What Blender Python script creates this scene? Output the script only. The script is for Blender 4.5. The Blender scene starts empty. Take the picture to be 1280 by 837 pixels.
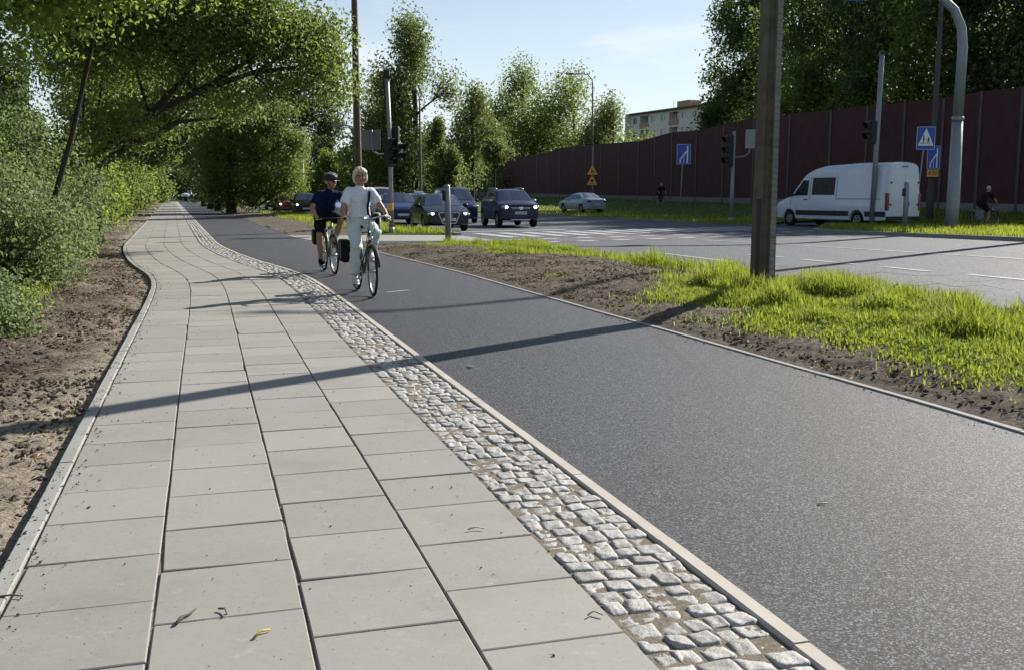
import bpy, bmesh, math, random
import numpy as np
from mathutils import Vector, Matrix

R = math.radians
PI = math.pi
SC = bpy.context.scene
COL = SC.collection
random.seed(7)
RNG = np.random.default_rng(7)

# ------------------------------------------------------------------ camera model (photo is 1280 x 837)
FPX, HCAM, HOR = 1250.0, 1.40, 244.0
PITCH = math.atan((418.5 - HOR) / FPX)
CP, SP = math.cos(PITCH), math.sin(PITCH)


def at(px, py, z=0.0):
    """ground point (height z) seen at a pixel of the photograph"""
    a = (px - 640) / FPX; b = (418.5 - py) / FPX
    d = (a, CP + b * SP, -SP + b * CP)
    t = (z - HCAM) / d[2]
    return Vector((d[0] * t, d[1] * t, z))


def far(px, Y, z=0.0):
    return Vector(((px - 640) / FPX * CP * Y, Y, z))


def zat(py, Y):
    b = (418.5 - py) / FPX
    return HCAM + Y * (-SP + b * CP) / (CP + b * SP)


# ------------------------------------------------------------------ mesh builder
class MB:
    def __init__(self):
        self.v = []; self.f = []; self.m = []; self.sm = []

    def add(self, vs, fs, mi=0, M=None, smooth=False):
        o = len(self.v)
        if M is not None:
            vs = [M @ Vector(p) for p in vs]
        self.v += [tuple(p) for p in vs]
        for f in fs:
            self.f.append(tuple(i + o for i in f)); self.m.append(mi); self.sm.append(smooth)
        return self

    def box(self, c, s, M=None, mi=0, bev=0.0):
        x, y, z = s[0] / 2, s[1] / 2, s[2] / 2
        if bev <= 0:
            vs = [(c[0] + a * x, c[1] + b * y, c[2] + d * z) for d in (-1, 1) for b in (-1, 1) for a in (-1, 1)]
            fs = [(0, 2, 3, 1), (4, 5, 7, 6), (0, 1, 5, 4), (2, 6, 7, 3), (0, 4, 6, 2), (1, 3, 7, 5)]
            return self.add(vs, fs, mi, M)
        bm = bmesh.new(); bmesh.ops.create_cube(bm, size=1)
        for v in bm.verts:
            v.co = Vector((v.co.x * s[0], v.co.y * s[1], v.co.z * s[2])) + Vector(c)
        bmesh.ops.bevel(bm, geom=list(bm.edges), offset=bev, segments=2, affect='EDGES', profile=.5)
        bm.verts.index_update()
        self.add([v.co.copy() for v in bm.verts], [[v.index for v in f.verts] for f in bm.faces], mi, M)
        bm.free(); return self

    def tube(self, path, rad, n=8, cap=True, mi=0, M=None, smooth=True, sq=None):
        path = [Vector(p) for p in path]
        if not hasattr(rad, '__len__'):
            rad = [rad] * len(path)
        vs = []; fs = []
        up = None
        for i, p in enumerate(path):
            t = (path[min(i + 1, len(path) - 1)] - path[max(i - 1, 0)])
            if t.length < 1e-9: t = Vector((0, 0, 1))
            t.normalize()
            if up is None:
                up = Vector((0, 0, 1)) if abs(t.z) < .9 else Vector((1, 0, 0))
            a = (up - t * up.dot(t))
            if a.length < 1e-6:
                a = Vector((1, 0, 0)) - t * t.x
            a.normalize(); b = t.cross(a); up = a
            for k in range(n):
                g = 2 * PI * k / n
                vs.append(p + (a * math.cos(g) + b * math.sin(g) * (sq or 1)) * rad[i])
        for i in range(len(path) - 1):
            for k in range(n):
                k2 = (k + 1) % n
                fs.append((i * n + k, i * n + k2, (i + 1) * n + k2, (i + 1) * n + k))
        if cap:
            fs.append(tuple(range(n - 1, -1, -1)))
            fs.append(tuple((len(path) - 1) * n + k for k in range(n)))
        return self.add(vs, fs, mi, M, smooth)

    def ell(self, c, r, M=None, nu=14, nv=9, mi=0, rot=None):
        if not hasattr(r, '__len__'): r = (r, r, r)
        c = Vector(c); vs = []
        for j in range(1, nv):
            th = PI * j / nv
            for i in range(nu):
                ph = 2 * PI * i / nu
                vs.append(Vector((r[0] * math.sin(th) * math.cos(ph), r[1] * math.sin(th) * math.sin(ph), r[2] * math.cos(th))))
        vs += [Vector((0, 0, r[2])), Vector((0, 0, -r[2]))]
        if rot is not None: vs = [rot @ v for v in vs]
        vs = [v + c for v in vs]
        fs = []
        for j in range(nv - 2):
            for i in range(nu):
                i2 = (i + 1) % nu
                fs.append((j * nu + i, (j + 1) * nu + i, (j + 1) * nu + i2, j * nu + i2))
        T = len(vs) - 2; B = T + 1
        for i in range(nu):
            i2 = (i + 1) % nu
            fs.append((T, i, i2)); fs.append((B, (nv - 2) * nu + i2, (nv - 2) * nu + i))
        return self.add(vs, fs, mi, M, True)

    def ring(self, R0, prof, n=28, M=None, mi=0):
        """closed lathe round local Y axis: prof = [(radius, y)] closed loop"""
        vs = []; fs = []; k = len(prof)
        for i in range(n):
            a = 2 * PI * i / n
            for (r, y) in prof:
                vs.append(((R0 + r) * math.cos(a), y, (R0 + r) * math.sin(a)))
        for i in range(n):
            i2 = (i + 1) % n
            for j in range(k):
                j2 = (j + 1) % k
                fs.append((i * k + j, i * k + j2, i2 * k + j2, i2 * k + j))
        return self.add(vs, fs, mi, M, True)

    def prism(self, poly, d, M=None, mi=0):
        n = len(poly)
        ar = sum(poly[i][0] * poly[(i + 1) % n][1] - poly[(i + 1) % n][0] * poly[i][1] for i in range(n))
        if ar < 0: poly = poly[::-1]
        vs = [(a, b, 0) for a, b in poly] + [(a, b, d) for a, b in poly]
        fs = [tuple(range(n - 1, -1, -1)), tuple(range(n, 2 * n))]
        fs += [(i, (i + 1) % n, n + (i + 1) % n, n + i) for i in range(n)]
        return self.add(vs, fs, mi, M)

    def build(self, name, mats, parent=None, smooth=None):
        me = bpy.data.meshes.new(name)
        me.from_pydata(self.v, [], self.f)
        if not isinstance(mats, (list, tuple)): mats = [mats]
        for m in mats: me.materials.append(m)
        if len(mats) > 1:
            me.polygons.foreach_set('material_index', self.m)
        s = self.sm if smooth is None else [smooth] * len(self.f)
        me.polygons.foreach_set('use_smooth', s)
        me.update()
        return link(name, me, parent)


def link(name, me, parent=None):
    o = bpy.data.objects.new(name, me); COL.objects.link(o)
    if parent is not None: o.parent = parent
    return o


def npmesh(name, V, F, mat, parent=None, smooth=False):
    """V (n,3) array, F (m,k) int array, one polygon size"""
    V = np.asarray(V, np.float32); F = np.asarray(F, np.int32)
    me = bpy.data.meshes.new(name)
    me.vertices.add(len(V)); me.vertices.foreach_set('co', V.ravel())
    me.loops.add(F.size); me.loops.foreach_set('vertex_index', F.ravel())
    me.polygons.add(len(F)); me.polygons.foreach_set('loop_start', np.arange(0, F.size, F.shape[1], dtype=np.int32))
    me.polygons.foreach_set('use_smooth', np.full(len(F), smooth))
    me.update(calc_edges=True)
    if not isinstance(mat, (list, tuple)): mat = [mat]
    for m in mat: me.materials.append(m)
    return link(name, me, parent)


def gridfaces(nu, nv):
    i = np.arange(nu - 1)[:, None]; j = np.arange(nv - 1)[None, :]
    a = i * nv + j
    return np.stack([a, a + nv, a + nv + 1, a + 1], -1).reshape(-1, 4)


def thing(name, label, cat, loc=(0, 0, 0), rz=0.0, group=None):
    o = bpy.data.objects.new(name, None); COL.objects.link(o)
    o.empty_display_size = .2
    o.location = loc; o.rotation_euler = (0, 0, rz)
    return tag(o, label, cat, group)


def tag(o, label=None, cat=None, group=None, kind=None):
    if label: o['label'] = label
    if cat: o['category'] = cat
    if group: o['group'] = group
    if kind: o['kind'] = kind
    return o


def dup(root, loc, rz, label, group=None):
    r = root.copy(); COL.objects.link(r); r.location = loc; r.rotation_euler = (0, 0, rz)
    r['label'] = label
    if group: r['group'] = group
    for ch in list(root.children):
        c = ch.copy(); COL.objects.link(c); c.parent = r
        for g in list(ch.children):
            d = g.copy(); COL.objects.link(d); d.parent = c
    return r


def remeshed(mb, name, mats, parent, voxel=.008, it=4, fac=.5):
    """union of overlapping closed shapes as ONE continuous surface"""
    me = bpy.data.meshes.new('tmp'); me.from_pydata(mb.v, [], mb.f); me.update()
    t = bpy.data.objects.new('tmp', me); COL.objects.link(t)
    m = t.modifiers.new('r', 'REMESH'); m.mode = 'VOXEL'; m.voxel_size = voxel
    s = t.modifiers.new('s', 'SMOOTH'); s.factor = fac; s.iterations = it
    dg = bpy.context.evaluated_depsgraph_get(); dg.update()
    out = bpy.data.meshes.new_from_object(t.evaluated_get(dg))
    bpy.data.objects.remove(t); bpy.data.meshes.remove(me)
    out.name = name; out.materials.clear(); out.materials.append(mats)
    out.polygons.foreach_set('use_smooth', [True] * len(out.polygons))
    return link(name, out, parent)


def boolean_cut(mb, cutter):
    def tmp(b):
        me = bpy.data.meshes.new('t'); me.from_pydata(b.v, [], b.f); me.update()
        bm = bmesh.new(); bm.from_mesh(me); bmesh.ops.recalc_face_normals(bm, faces=bm.faces); bm.to_mesh(me); bm.free()
        o = bpy.data.objects.new('t', me); COL.objects.link(o); return o
    a = tmp(mb); c = tmp(cutter)
    m = a.modifiers.new('b', 'BOOLEAN'); m.operation = 'DIFFERENCE'; m.object = c; m.solver = 'EXACT'
    dg = bpy.context.evaluated_depsgraph_get(); dg.update()
    out = bpy.data.meshes.new_from_object(a.evaluated_get(dg))
    bpy.data.objects.remove(a); bpy.data.objects.remove(c)
    return out


def text_mesh(txt, size, depth=.002):
    cu = bpy.data.curves.new('txt', 'FONT'); cu.body = txt; cu.size = size; cu.extrude = depth
    cu.align_x = 'CENTER'; cu.align_y = 'CENTER'; cu.resolution_u = 2
    o = bpy.data.objects.new('txt', cu); COL.objects.link(o)
    dg = bpy.context.evaluated_depsgraph_get(); dg.update()
    me = bpy.data.meshes.new_from_object(o.evaluated_get(dg))
    bpy.data.objects.remove(o)
    return me


# facing frame: local x -> x, local y -> z, local z -> -y (towards the camera side)
FRONT = Matrix(((1, 0, 0, 0), (0, 0, -1, 0), (0, 1, 0, 0), (0, 0, 0, 1)))
def T(x, y, z): return Matrix.Translation((x, y, z))
def RZ(a): return Matrix.Rotation(a, 4, 'Z')
def RX(a): return Matrix.Rotation(a, 4, 'X')
def RY(a): return Matrix.Rotation(a, 4, 'Y')

# ------------------------------------------------------------------ value noise in numpy
_perm = RNG.random((256, 256)).astype(np.float32)
def vnoise(x, y):
    x = np.asarray(x, np.float64); y = np.asarray(y, np.float64)
    xi = np.floor(x).astype(int); yi = np.floor(y).astype(int)
    fx = x - xi; fy = y - yi
    fx = fx * fx * (3 - 2 * fx); fy = fy * fy * (3 - 2 * fy)
    g = lambda a, b: _perm[a & 255, b & 255]
    return (g(xi, yi) * (1 - fx) + g(xi + 1, yi) * fx) * (1 - fy) + (g(xi, yi + 1) * (1 - fx) + g(xi + 1, yi + 1) * fx) * fy - .5
def fbm(x, y, o=4, s=1.0):
    a = 1.0; r = 0
    for k in range(o):
        r = r + a * vnoise(x * s + 17.3 * k, y * s + 9.1 * k); a *= .5; s *= 2.03
    return r


# ------------------------------------------------------------------ materials
def newmat(name):
    m = bpy.data.materials.new(name); m.use_nodes = True
    nt = m.node_tree; nt.nodes.clear()
    out = nt.nodes.new('ShaderNodeOutputMaterial')
    return m, nt, out
def nd(nt, typ, **kw):
    n = nt.nodes.new(typ)
    for k, v in kw.items():
        if k in n.inputs.keys(): n.inputs[k].default_value = v
        else: setattr(n, k, v)
    return n
def rgb(c): return (c[0], c[1], c[2], 1)
def ramp(nt, fac, stops, interp='LINEAR'):
    r = nt.nodes.new('ShaderNodeValToRGB'); r.color_ramp.interpolation = interp
    e = r.color_ramp.elements
    while len(e) < len(stops): e.new(.5)
    for el, (p, c) in zip(e, stops):
        el.position = p; el.color = rgb(c) if hasattr(c, '__len__') else (c, c, c, 1)
    nt.links.new(fac, r.inputs[0]); return r.outputs[0]
def mix(nt, f, a, b, mode='MIX'):
    n = nt.nodes.new('ShaderNodeMix'); n.data_type = 'RGBA'; n.blend_type = mode
    for s, v in ((n.inputs[0], f), (n.inputs[6], a), (n.inputs[7], b)):
        if hasattr(v, 'is_output'): nt.links.new(v, s)
        elif hasattr(v, '__len__'): s.default_value = rgb(v)
        else: s.default_value = v
    return n.outputs[2]
def noise(nt, co, scale, detail=4, rough=.6):
    n = nd(nt, 'ShaderNodeTexNoise'); n.inputs['Scale'].default_value = scale
    n.inputs['Detail'].default_value = detail; n.inputs['Roughness'].default_value = rough
    nt.links.new(co, n.inputs['Vector']); return n.outputs['Fac']
def bump(nt, h, strength, dist, prev=None):
    b = nd(nt, 'ShaderNodeBump'); b.inputs['Strength'].default_value = strength; b.inputs['Distance'].default_value = dist
    nt.links.new(h, b.inputs['Height'])
    if prev is not None: nt.links.new(prev, b.inputs['Normal'])
    return b.outputs[0]


def pmat(name, c, rough=.6, metal=0.0, var=.12, scale=6.0, bmp=0.0, bscale=60.0, spec=.5, coat=0.0, c2=None, dirt=0.0):
    m, nt, out = newmat(name)
    p = nd(nt, 'ShaderNodeBsdfPrincipled')
    co = nd(nt, 'ShaderNodeTexCoord').outputs['Object']
    n = noise(nt, co, scale, 5)
    lo = [x * (1 - var) for x in c]; hi = [min(1, x * (1 + var)) for x in (c2 or c)]
    col = ramp(nt, n, [(.3, lo), (.7, hi)])
    if dirt:
        d = noise(nt, co, scale * .35, 6, .7)
        f = ramp(nt, d, [(.5, 0.0), (.72, dirt)])
        col = mix(nt, f, col, [x * .35 for x in c])
    nt.links.new(col, p.inputs['Base Color'])
    r2 = ramp(nt, n, [(.3, max(0, rough - .06)), (.7, min(1, rough + .06))])
    nt.links.new(r2, p.inputs['Roughness'])
    p.inputs['Metallic'].default_value = metal
    p.inputs['Specular IOR Level'].default_value = spec
    p.inputs['Coat Weight'].default_value = coat
    p.inputs['Coat Roughness'].default_value = .04
    if bmp:
        nt.links.new(bump(nt, noise(nt, co, bscale, 4), bmp, .01), p.inputs['Normal'])
    nt.links.new(p.outputs[0], out.inputs[0])
    return m


def emis(name, c, s):
    m, nt, out = newmat(name)
    e = nd(nt, 'ShaderNodeEmission'); e.inputs[0].default_value = rgb(c); e.inputs[1].default_value = s
    nt.links.new(e.outputs[0], out.inputs[0]); return m


def leafmat(name, c, ct, trans=.4, rough=.46, var=.55):
    m, nt, out = newmat(name)
    g = nd(nt, 'ShaderNodeNewGeometry')
    rnd = g.outputs['Random Per Island']
    co = nd(nt, 'ShaderNodeTexCoord').outputs['Object']
    big = noise(nt, co, .55, 3)
    dark = [x * (1 - var) for x in c]; lite = [min(1, x * (1 + var)) for x in c]
    col = ramp(nt, rnd, [(0, dark), (.55, c), (.93, lite), (1, (c[0] * 2.6, c[1] * 1.9, c[2] * 1.2))])
    col = mix(nt, ramp(nt, big, [(.35, 0.0), (.65, .45)]), col, [c[0] * 1.5, c[1] * 1.25, c[2] * .8])
    p = nd(nt, 'ShaderNodeBsdfPrincipled'); p.inputs['Roughness'].default_value = rough
    p.inputs['Specular IOR Level'].default_value = .38
    nt.links.new(col, p.inputs['Base Color'])
    t = nd(nt, 'ShaderNodeBsdfTranslucent')
    tc = mix(nt, rnd, [x * .75 for x in ct], [min(1, x * 1.25) for x in ct])
    nt.links.new(tc, t.inputs[0])
    mx = nd(nt, 'ShaderNodeMixShader'); mx.inputs[0].default_value = trans
    nt.links.new(p.outputs[0], mx.inputs[1]); nt.links.new(t.outputs[0], mx.inputs[2])
    nt.links.new(mx.outputs[0], out.inputs[0]); return m


M = {}
M['bark'] = pmat('bark', (.045, .036, .028), .9, var=.4, scale=9, bmp=.8, bscale=30, spec=.2)
M['concrete'] = pmat('concrete', (.36, .35, .32), .85, var=.15, scale=7, bmp=.25, bscale=90, spec=.3, dirt=.35)
M['old_concrete'] = pmat('old_concrete', (.135, .108, .080), .9, var=.3, scale=5, bmp=.5, bscale=60, spec=.2, dirt=.6)
M['galv'] = pmat('galv', (.26, .27, .28), .5, .35, var=.15, scale=12, spec=.5, dirt=.2)
M['dark_pole'] = pmat('dark_pole', (.07, .065, .06), .8, var=.3, scale=8, bmp=.3, dirt=.3)
M['black'] = pmat('black', (.012, .012, .013), .5, var=.3)
M['black_cloth'] = pmat('black_cloth', (.010, .010, .012), .9, var=.3, scale=20, bmp=.3, bscale=150, spec=.2)
M['rubber'] = pmat('rubber', (.016, .016, .016), .85, var=.25, spec=.3)
M['chrome'] = pmat('chrome', (.6, .6, .62), .18, 1.0, var=.05)
M['steel'] = pmat('steel', (.42, .42, .43), .35, .8, var=.1)
M['white_paint'] = pmat('white_paint', (.62, .66, .72), .3, var=.04, coat=.6)
M['lens_dark'] = pmat('lens_dark', (.02, .018, .016), .25, var=.2)
M['signal_black'] = pmat('signal_black', (.012, .012, .012), .6, var=.3)
M['sign_blue'] = pmat('sign_blue', (.012, .075, .42), .4, var=.08, scale=3)
M['sign_white'] = pmat('sign_white', (.75, .77, .78), .4, var=.05)
M['sign_yellow'] = pmat('sign_yellow', (.80, .36, .03), .4, var=.08)
M['sign_black'] = pmat('sign_black', (.01, .01, .01), .5)
M['sign_back'] = pmat('sign_back', (.16, .165, .17), .55, .3, var=.15)
M['skin'] = pmat('skin', (.36, .19, .125), .5, var=.1, scale=20, spec=.4)
M['hair_white'] = pmat('hair_white', (.62, .53, .38), .55, var=.22, scale=60, bmp=.7, bscale=120)
M['shirt_white'] = pmat('shirt_white', (.70, .72, .76), .85, var=.05, bmp=.5, bscale=16, spec=.2)
M['trouser_white'] = pmat('trouser_white', (.58, .63, .61), .85, var=.05, bmp=.5, bscale=18, spec=.2)
M['navy'] = pmat('navy', (.008, .012, .055), .9, var=.2, bmp=.4, bscale=18, spec=.15)
M['shoe_white'] = pmat('shoe_white', (.62, .62, .62), .6, var=.1)
M['red_lens'] = pmat('red_lens', (.22, .012, .015), .2, var=.2, coat=.5)
M['lamp_glass'] = pmat('lamp_glass', (.45, .48, .52), .12, .5, var=.1, coat=.6)
M['lamp_lit'] = emis('lamp_lit', (1, .95, .85), 3.0)
M['plate'] = pmat('plate', (.62, .64, .68), .4, var=.05)
M['glass_car'] = pmat('glass_car', (.018, .026, .045), .06, var=.2, spec=.9, coat=.8)
M['leaf_maple'] = leafmat('leaf_maple', (.095, .150, .026), (.37, .48, .08), .46)
M['leaf_grey'] = leafmat('leaf_grey', (.115, .165, .085), (.30, .38, .13), .38, .58)
M['leaf_dark'] = leafmat('leaf_dark', (.046, .068, .026), (.15, .21, .045), .34)
M['leaf_mid'] = leafmat('leaf_mid', (.074, .112, .028), (.28, .36, .075), .43)
M['leaf_poplar'] = leafmat('leaf_poplar', (.095, .125, .040), (.25, .31, .085), .42)
M['leaf_lime'] = leafmat('leaf_lime', (.095, .14, .03), (.30, .41, .06), .42)
M['grass'] = leafmat('grass', (.110, .148, .024), (.36, .43, .05), .5, .75, .55)
M['weed'] = leafmat('weed', (.06, .105, .025), (.2, .30, .05), .4, .75, .5)
# ------------------------------------------------------------------ ground materials
def m_slab():
    m, nt, out = newmat('paving_concrete')
    g = nd(nt, 'ShaderNodeNewGeometry').outputs['Random Per Island']
    co = nd(nt, 'ShaderNodeTexCoord').outputs['Object']
    a = noise(nt, co, 2.2, 6, .65); b = noise(nt, co, 38, 4, .7); c = noise(nt, co, 170, 2)
    col = ramp(nt, a, [(.3, (.205, .198, .180)), (.7, (.285, .275, .250))])
    col = mix(nt, .55, col, ramp(nt, g, [(0, (.215, .209, .191)), (.5, (.252, .243, .221)), (1, (.305, .289, .258))]))
    col = mix(nt, ramp(nt, b, [(.3, 0.0), (.75, .22)]), col, (.38, .37, .34))
    st = noise(nt, co, 1.1, 7, .72)
    col = mix(nt, ramp(nt, st, [(.50, 0.0), (.72, .6)]), col, (.155, .14, .115))
    sp = noise(nt, co, 9, 6, .75)
    col = mix(nt, ramp(nt, sp, [(.60, 0.0), (.68, .35)]), col, (.42, .40, .36))
    pits = ramp(nt, noise(nt, co, 55, 2, .5), [(.70, 0.0), (.735, 1.0)])
    col = mix(nt, pits, col, (.13, .125, .11))
    p = nd(nt, 'ShaderNodeBsdfPrincipled'); p.inputs['Roughness'].default_value = .72
    p.inputs['Specular IOR Level'].default_value = .35
    nt.links.new(col, p.inputs['Base Color'])
    n1 = bump(nt, b, .10, .004); n2 = bump(nt, c, .25, .0015, n1)
    inv = nd(nt, 'ShaderNodeMath', operation='MULTIPLY'); nt.links.new(pits, inv.inputs[0]); inv.inputs[1].default_value = -1
    n3 = bump(nt, inv.outputs[0], .5, .003, n2)
    nt.links.new(n3, p.inputs['Normal'])
    nt.links.new(p.outputs[0], out.inputs[0]); return m


def m_granite():
    m, nt, out = newmat('granite_sett')
    g = nd(nt, 'ShaderNodeNewGeometry').outputs['Random Per Island']
    co = nd(nt, 'ShaderNodeTexCoord').outputs['Object']
    a = noise(nt, co, 220, 3, .7); b = noise(nt, co, 28, 5, .65)
    col = ramp(nt, g, [(0, (.30, .285, .265)), (.3, (.40, .39, .37)), (.75, (.46, .445, .42)), (1, (.55, .54, .52))])
    col = mix(nt, ramp(nt, a, [(.42, 0.0), (.60, .7)]), col, (.11, .105, .10))
    col = mix(nt, ramp(nt, a, [(.30, .5), (.42, 0.0)]), col, (.72, .71, .69))
    col = mix(nt, ramp(nt, b, [(.5, 0.0), (.75, .4)]), col, (.25, .225, .19))
    p = nd(nt, 'ShaderNodeBsdfPrincipled'); p.inputs['Roughness'].default_value = .6
    nt.links.new(col, p.inputs['Base Color'])
    b2 = noise(nt, co, 90, 4, .75); n0 = bump(nt, b, .4, .008); n1 = bump(nt, b2, .9, .005, n0); n2 = bump(nt, a, .35, .002, n1)
    nt.links.new(n2, p.inputs['Normal']); nt.links.new(p.outputs[0], out.inputs[0]); return m


def m_asphalt(name, base, speck, rough, scale, bs, patch=.25, dist=.004):
    m, nt, out = newmat(name)
    co = nd(nt, 'ShaderNodeTexCoord').outputs['Object']
    v = nd(nt, 'ShaderNodeTexVoronoi'); v.inputs['Scale'].default_value = scale
    nt.links.new(co, v.inputs['Vector'])
    sep = nd(nt, 'ShaderNodeSeparateColor'); nt.links.new(v.outputs['Color'], sep.inputs[0])
    a = sep.outputs[0]
    fine = noise(nt, co, scale * 1.3, 3, .7)
    big = noise(nt, co, .7, 6, .65)
    col = ramp(nt, a, [(0, [x * .35 for x in base]), (.55, base), (.82, speck), (1, [x * 2.6 for x in speck])])
    mpn = nd(nt, 'ShaderNodeMapping'); mpn.inputs['Rotation'].default_value = (0, 0, R(-17.5)); mpn.inputs['Scale'].default_value = (3.2, .10, 1); nt.links.new(co, mpn.inputs[0])
    st = noise(nt, mpn.outputs[0], 1.0, 6, .6)
    col = mix(nt, ramp(nt, st, [(.45, 0.0), (.72, .35)]), col, [x * 2.6 for x in base])
    col = mix(nt, ramp(nt, st, [(.30, .5), (.42, 0.0)]), col, [x * .4 for x in base])
    f = ramp(nt, big, [(.3, 0.0), (.7, patch)])
    col = mix(nt, f, col, [x * 1.9 for x in base])
    p = nd(nt, 'ShaderNodeBsdfPrincipled')
    p.inputs['Specular IOR Level'].default_value = .33
    rr = ramp(nt, a, [(0, rough + .12), (1, rough - .1)])
    nt.links.new(rr, p.inputs['Roughness'])
    nt.links.new(col, p.inputs['Base Color'])
    h = nd(nt, 'ShaderNodeMath', operation='ADD'); nt.links.new(a, h.inputs[0]); nt.links.new(fine, h.inputs[1])
    nt.links.new(bump(nt, h.outputs[0], bs, dist), p.inputs['Normal'])
    nt.links.new(p.outputs[0], out.inputs[0]); return m


def m_soil(name='soil', turf=False):
    m, nt, out = newmat(name)
    co = nd(nt, 'ShaderNodeTexCoord').outputs['Object']
    a = noise(nt, co, 1.6, 6, .7); b = noise(nt, co, 26, 6, .75); c = noise(nt, co, 120, 3, .7)
    col = ramp(nt, a, [(.3, (.105, .086, .068)), (.55, (.170, .142, .112)), (.75, (.28, .24, .185))])
    col = mix(nt, ramp(nt, b, [(.38, .9), (.6, 0.0)]), col, (.042, .032, .026))  # near-black where the lump noise dips: deep shade put into the colour
    col = mix(nt, ramp(nt, c, [(.55, 0.0), (.75, .45)]), col, (.42, .36, .28))
    if turf:
        sa_ = nd(nt, 'ShaderNodeAttribute', attribute_name='sand').outputs['Fac']
        scol = mix(nt, ramp(nt, b, [(.36, .8), (.58, 0.0)]), ramp(nt, c, [(.3, (.27, .23, .175)), (.7, (.44, .385, .30))]), (.07, .055, .045))  # sand tone, its hollows darkened in the colour as deep shadow
        col = mix(nt, sa_, col, scol)
        at_ = nd(nt, 'ShaderNodeAttribute', attribute_name='turf').outputs['Fac']
        gcol = ramp(nt, b, [(.3, (.03, .05, .012)), (.7, (.085, .125, .025))])
        col = mix(nt, at_, col, gcol)
    p = nd(nt, 'ShaderNodeBsdfPrincipled'); p.inputs['Roughness'].default_value = .95
    p.inputs['Specular IOR Level'].default_value = .15
    nt.links.new(col, p.inputs['Base Color'])
    n1 = bump(nt, b, .9, .03); n2 = bump(nt, c, .6, .006, n1)
    nt.links.new(n2, p.inputs['Normal']); nt.links.new(p.outputs[0], out.inputs[0]); return m


M['slab'] = m_slab(); M['granite'] = m_granite()
M['asphalt'] = m_asphalt('cycle_asphalt', (.011, .012, .016), (.074, .078, .090), .58, 165, 1.0, .12, .005)
M['road'] = m_asphalt('road_asphalt', (.042, .046, .056), (.073, .078, .090), .80, 60, .5, .5)
M['soil'] = m_soil('soil', True)
M['joint_sand'] = pmat('joint_sand', (.19, .165, .13), .95, var=.35, scale=40, bmp=.8, bscale=140, spec=.1)
M['kerb'] = pmat('kerb_concrete', (.27, .268, .25), .8, var=.10, scale=4, bmp=.2, bscale=120, spec=.3, dirt=.15)
M['kerb_tan'] = pmat('kerb_concrete_tan', (.42, .385, .335), .8, var=.10, scale=4, bmp=.2, bscale=120, spec=.3, dirt=.15)
M['road_paint'] = pmat('road_paint', (.36, .365, .375), .7, var=.25, scale=4, bmp=.2, dirt=.75)
M['red_lane'] = pmat('red_lane', (.085, .058, .063), .7, var=.15, scale=3, dirt=.2)
M['turf_far'] = m_soil('far_turf', True)
M['field'] = pmat('field', (.045, .065, .02), .95, var=.35, scale=2, spec=.1)

# ------------------------------------------------------------------ path geometry: smooth curves X(Y)
YY = np.arange(-1.0, 260.0, .1)
def curve(pts, win=2.6):
    pts = sorted(pts, key=lambda p: p[1])
    py = [p[1] for p in pts]; px = [p[0] for p in pts]
    m0 = (px[1] - px[0]) / (py[1] - py[0]); m1 = (px[-1] - px[-2]) / (py[-1] - py[-2])
    px = [px[0] - m0 * 10] + px + [px[-1] + m1 * 60]; py = [py[0] - 10] + py + [py[-1] + 60]
    yl = np.arange(-9, 300, .1)
    x = np.interp(yl, py, px); k = int(win / .1) | 1
    for _ in range(2):
        x = np.convolve(np.pad(x, k // 2, 'edge'), np.ones(k) / k, 'valid')
    return np.interp(YY, yl, x)

CX = curve([(.28, 3.39), (0, 4.34), (-.34, 5.41), (-.74, 6.72), (-1.08, 7.81), (-2.41, 12.19), (-3.5, 15.7), (-4.39, 18.2),
            (-5.94, 21.3), (-7.55, 25.11), (-8.9, 28.58), (-12.88, 40.35), (-32.6, 98.9), (-85.2, 254.7)])
RXX = curve([(3.04, 5.79), (2.84, 6.56), (2.53, 7.36), (2.39, 7.86), (1.93, 9.29), (1.28, 11.31), (.85, 12.46), (.55, 13.6),
             (.0, 15.15), (-.55, 17.04), (-1.45, 19.6), (-2.47, 22.3), (-3.45, 25.1), (-6.2, 31.66), (-7.6, 34.8), (-12.1, 48.0),
             (-18.9, 68.4), (-38.9, 127.2), (-81.5, 254)], 2.0)
EDX = curve([(7.2, 5.0), (5.1, 12), (3.7, 16.8), (2.8, 19.85), (1.3, 24.9), (.1, 29.05), (-1.35, 34), (-3.8, 39), (-6.9, 48), (-13.4, 68), (-20, 88), (-75, 260)], 2.0)
MX = np.gradient(CX, YY)
SL = np.concatenate([[0], np.cumsum(np.hypot(np.diff(CX), np.diff(YY)))])
S0 = float(np.interp(0.0, YY, SL))
def cpt(s, off):
    """point at arc length s along the slab/sett boundary, offset to the right"""
    Y = np.interp(np.asarray(s) + S0, SL, YY)
    x = np.interp(Y, YY, CX); m = np.interp(Y, YY, MX); q = np.sqrt(1 + m * m)
    return x + off / q, Y - off * m / q
def s_of(Y): return float(np.interp(Y, YY, SL)) - S0
SMAX = s_of(215.0)
W_SLAB, W_SETT, W_KERB = 4 * .492, .45, .072
def xr(Y): return np.interp(Y, YY, RXX)
def xe(Y): return np.interp(Y, YY, EDX)
# the left edge of the asphalt as X(Y)
_s = np.arange(-1.5, SMAX + 8, .1)
_ax, _ay = cpt(_s, W_SETT + W_KERB)
def xa(Y): return np.interp(Y, _ay, _ax)
_lx, _ly = cpt(_s, -W_SLAB - W_KERB - .01)
def xl(Y): return np.interp(Y, _ly, _lx)

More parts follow.
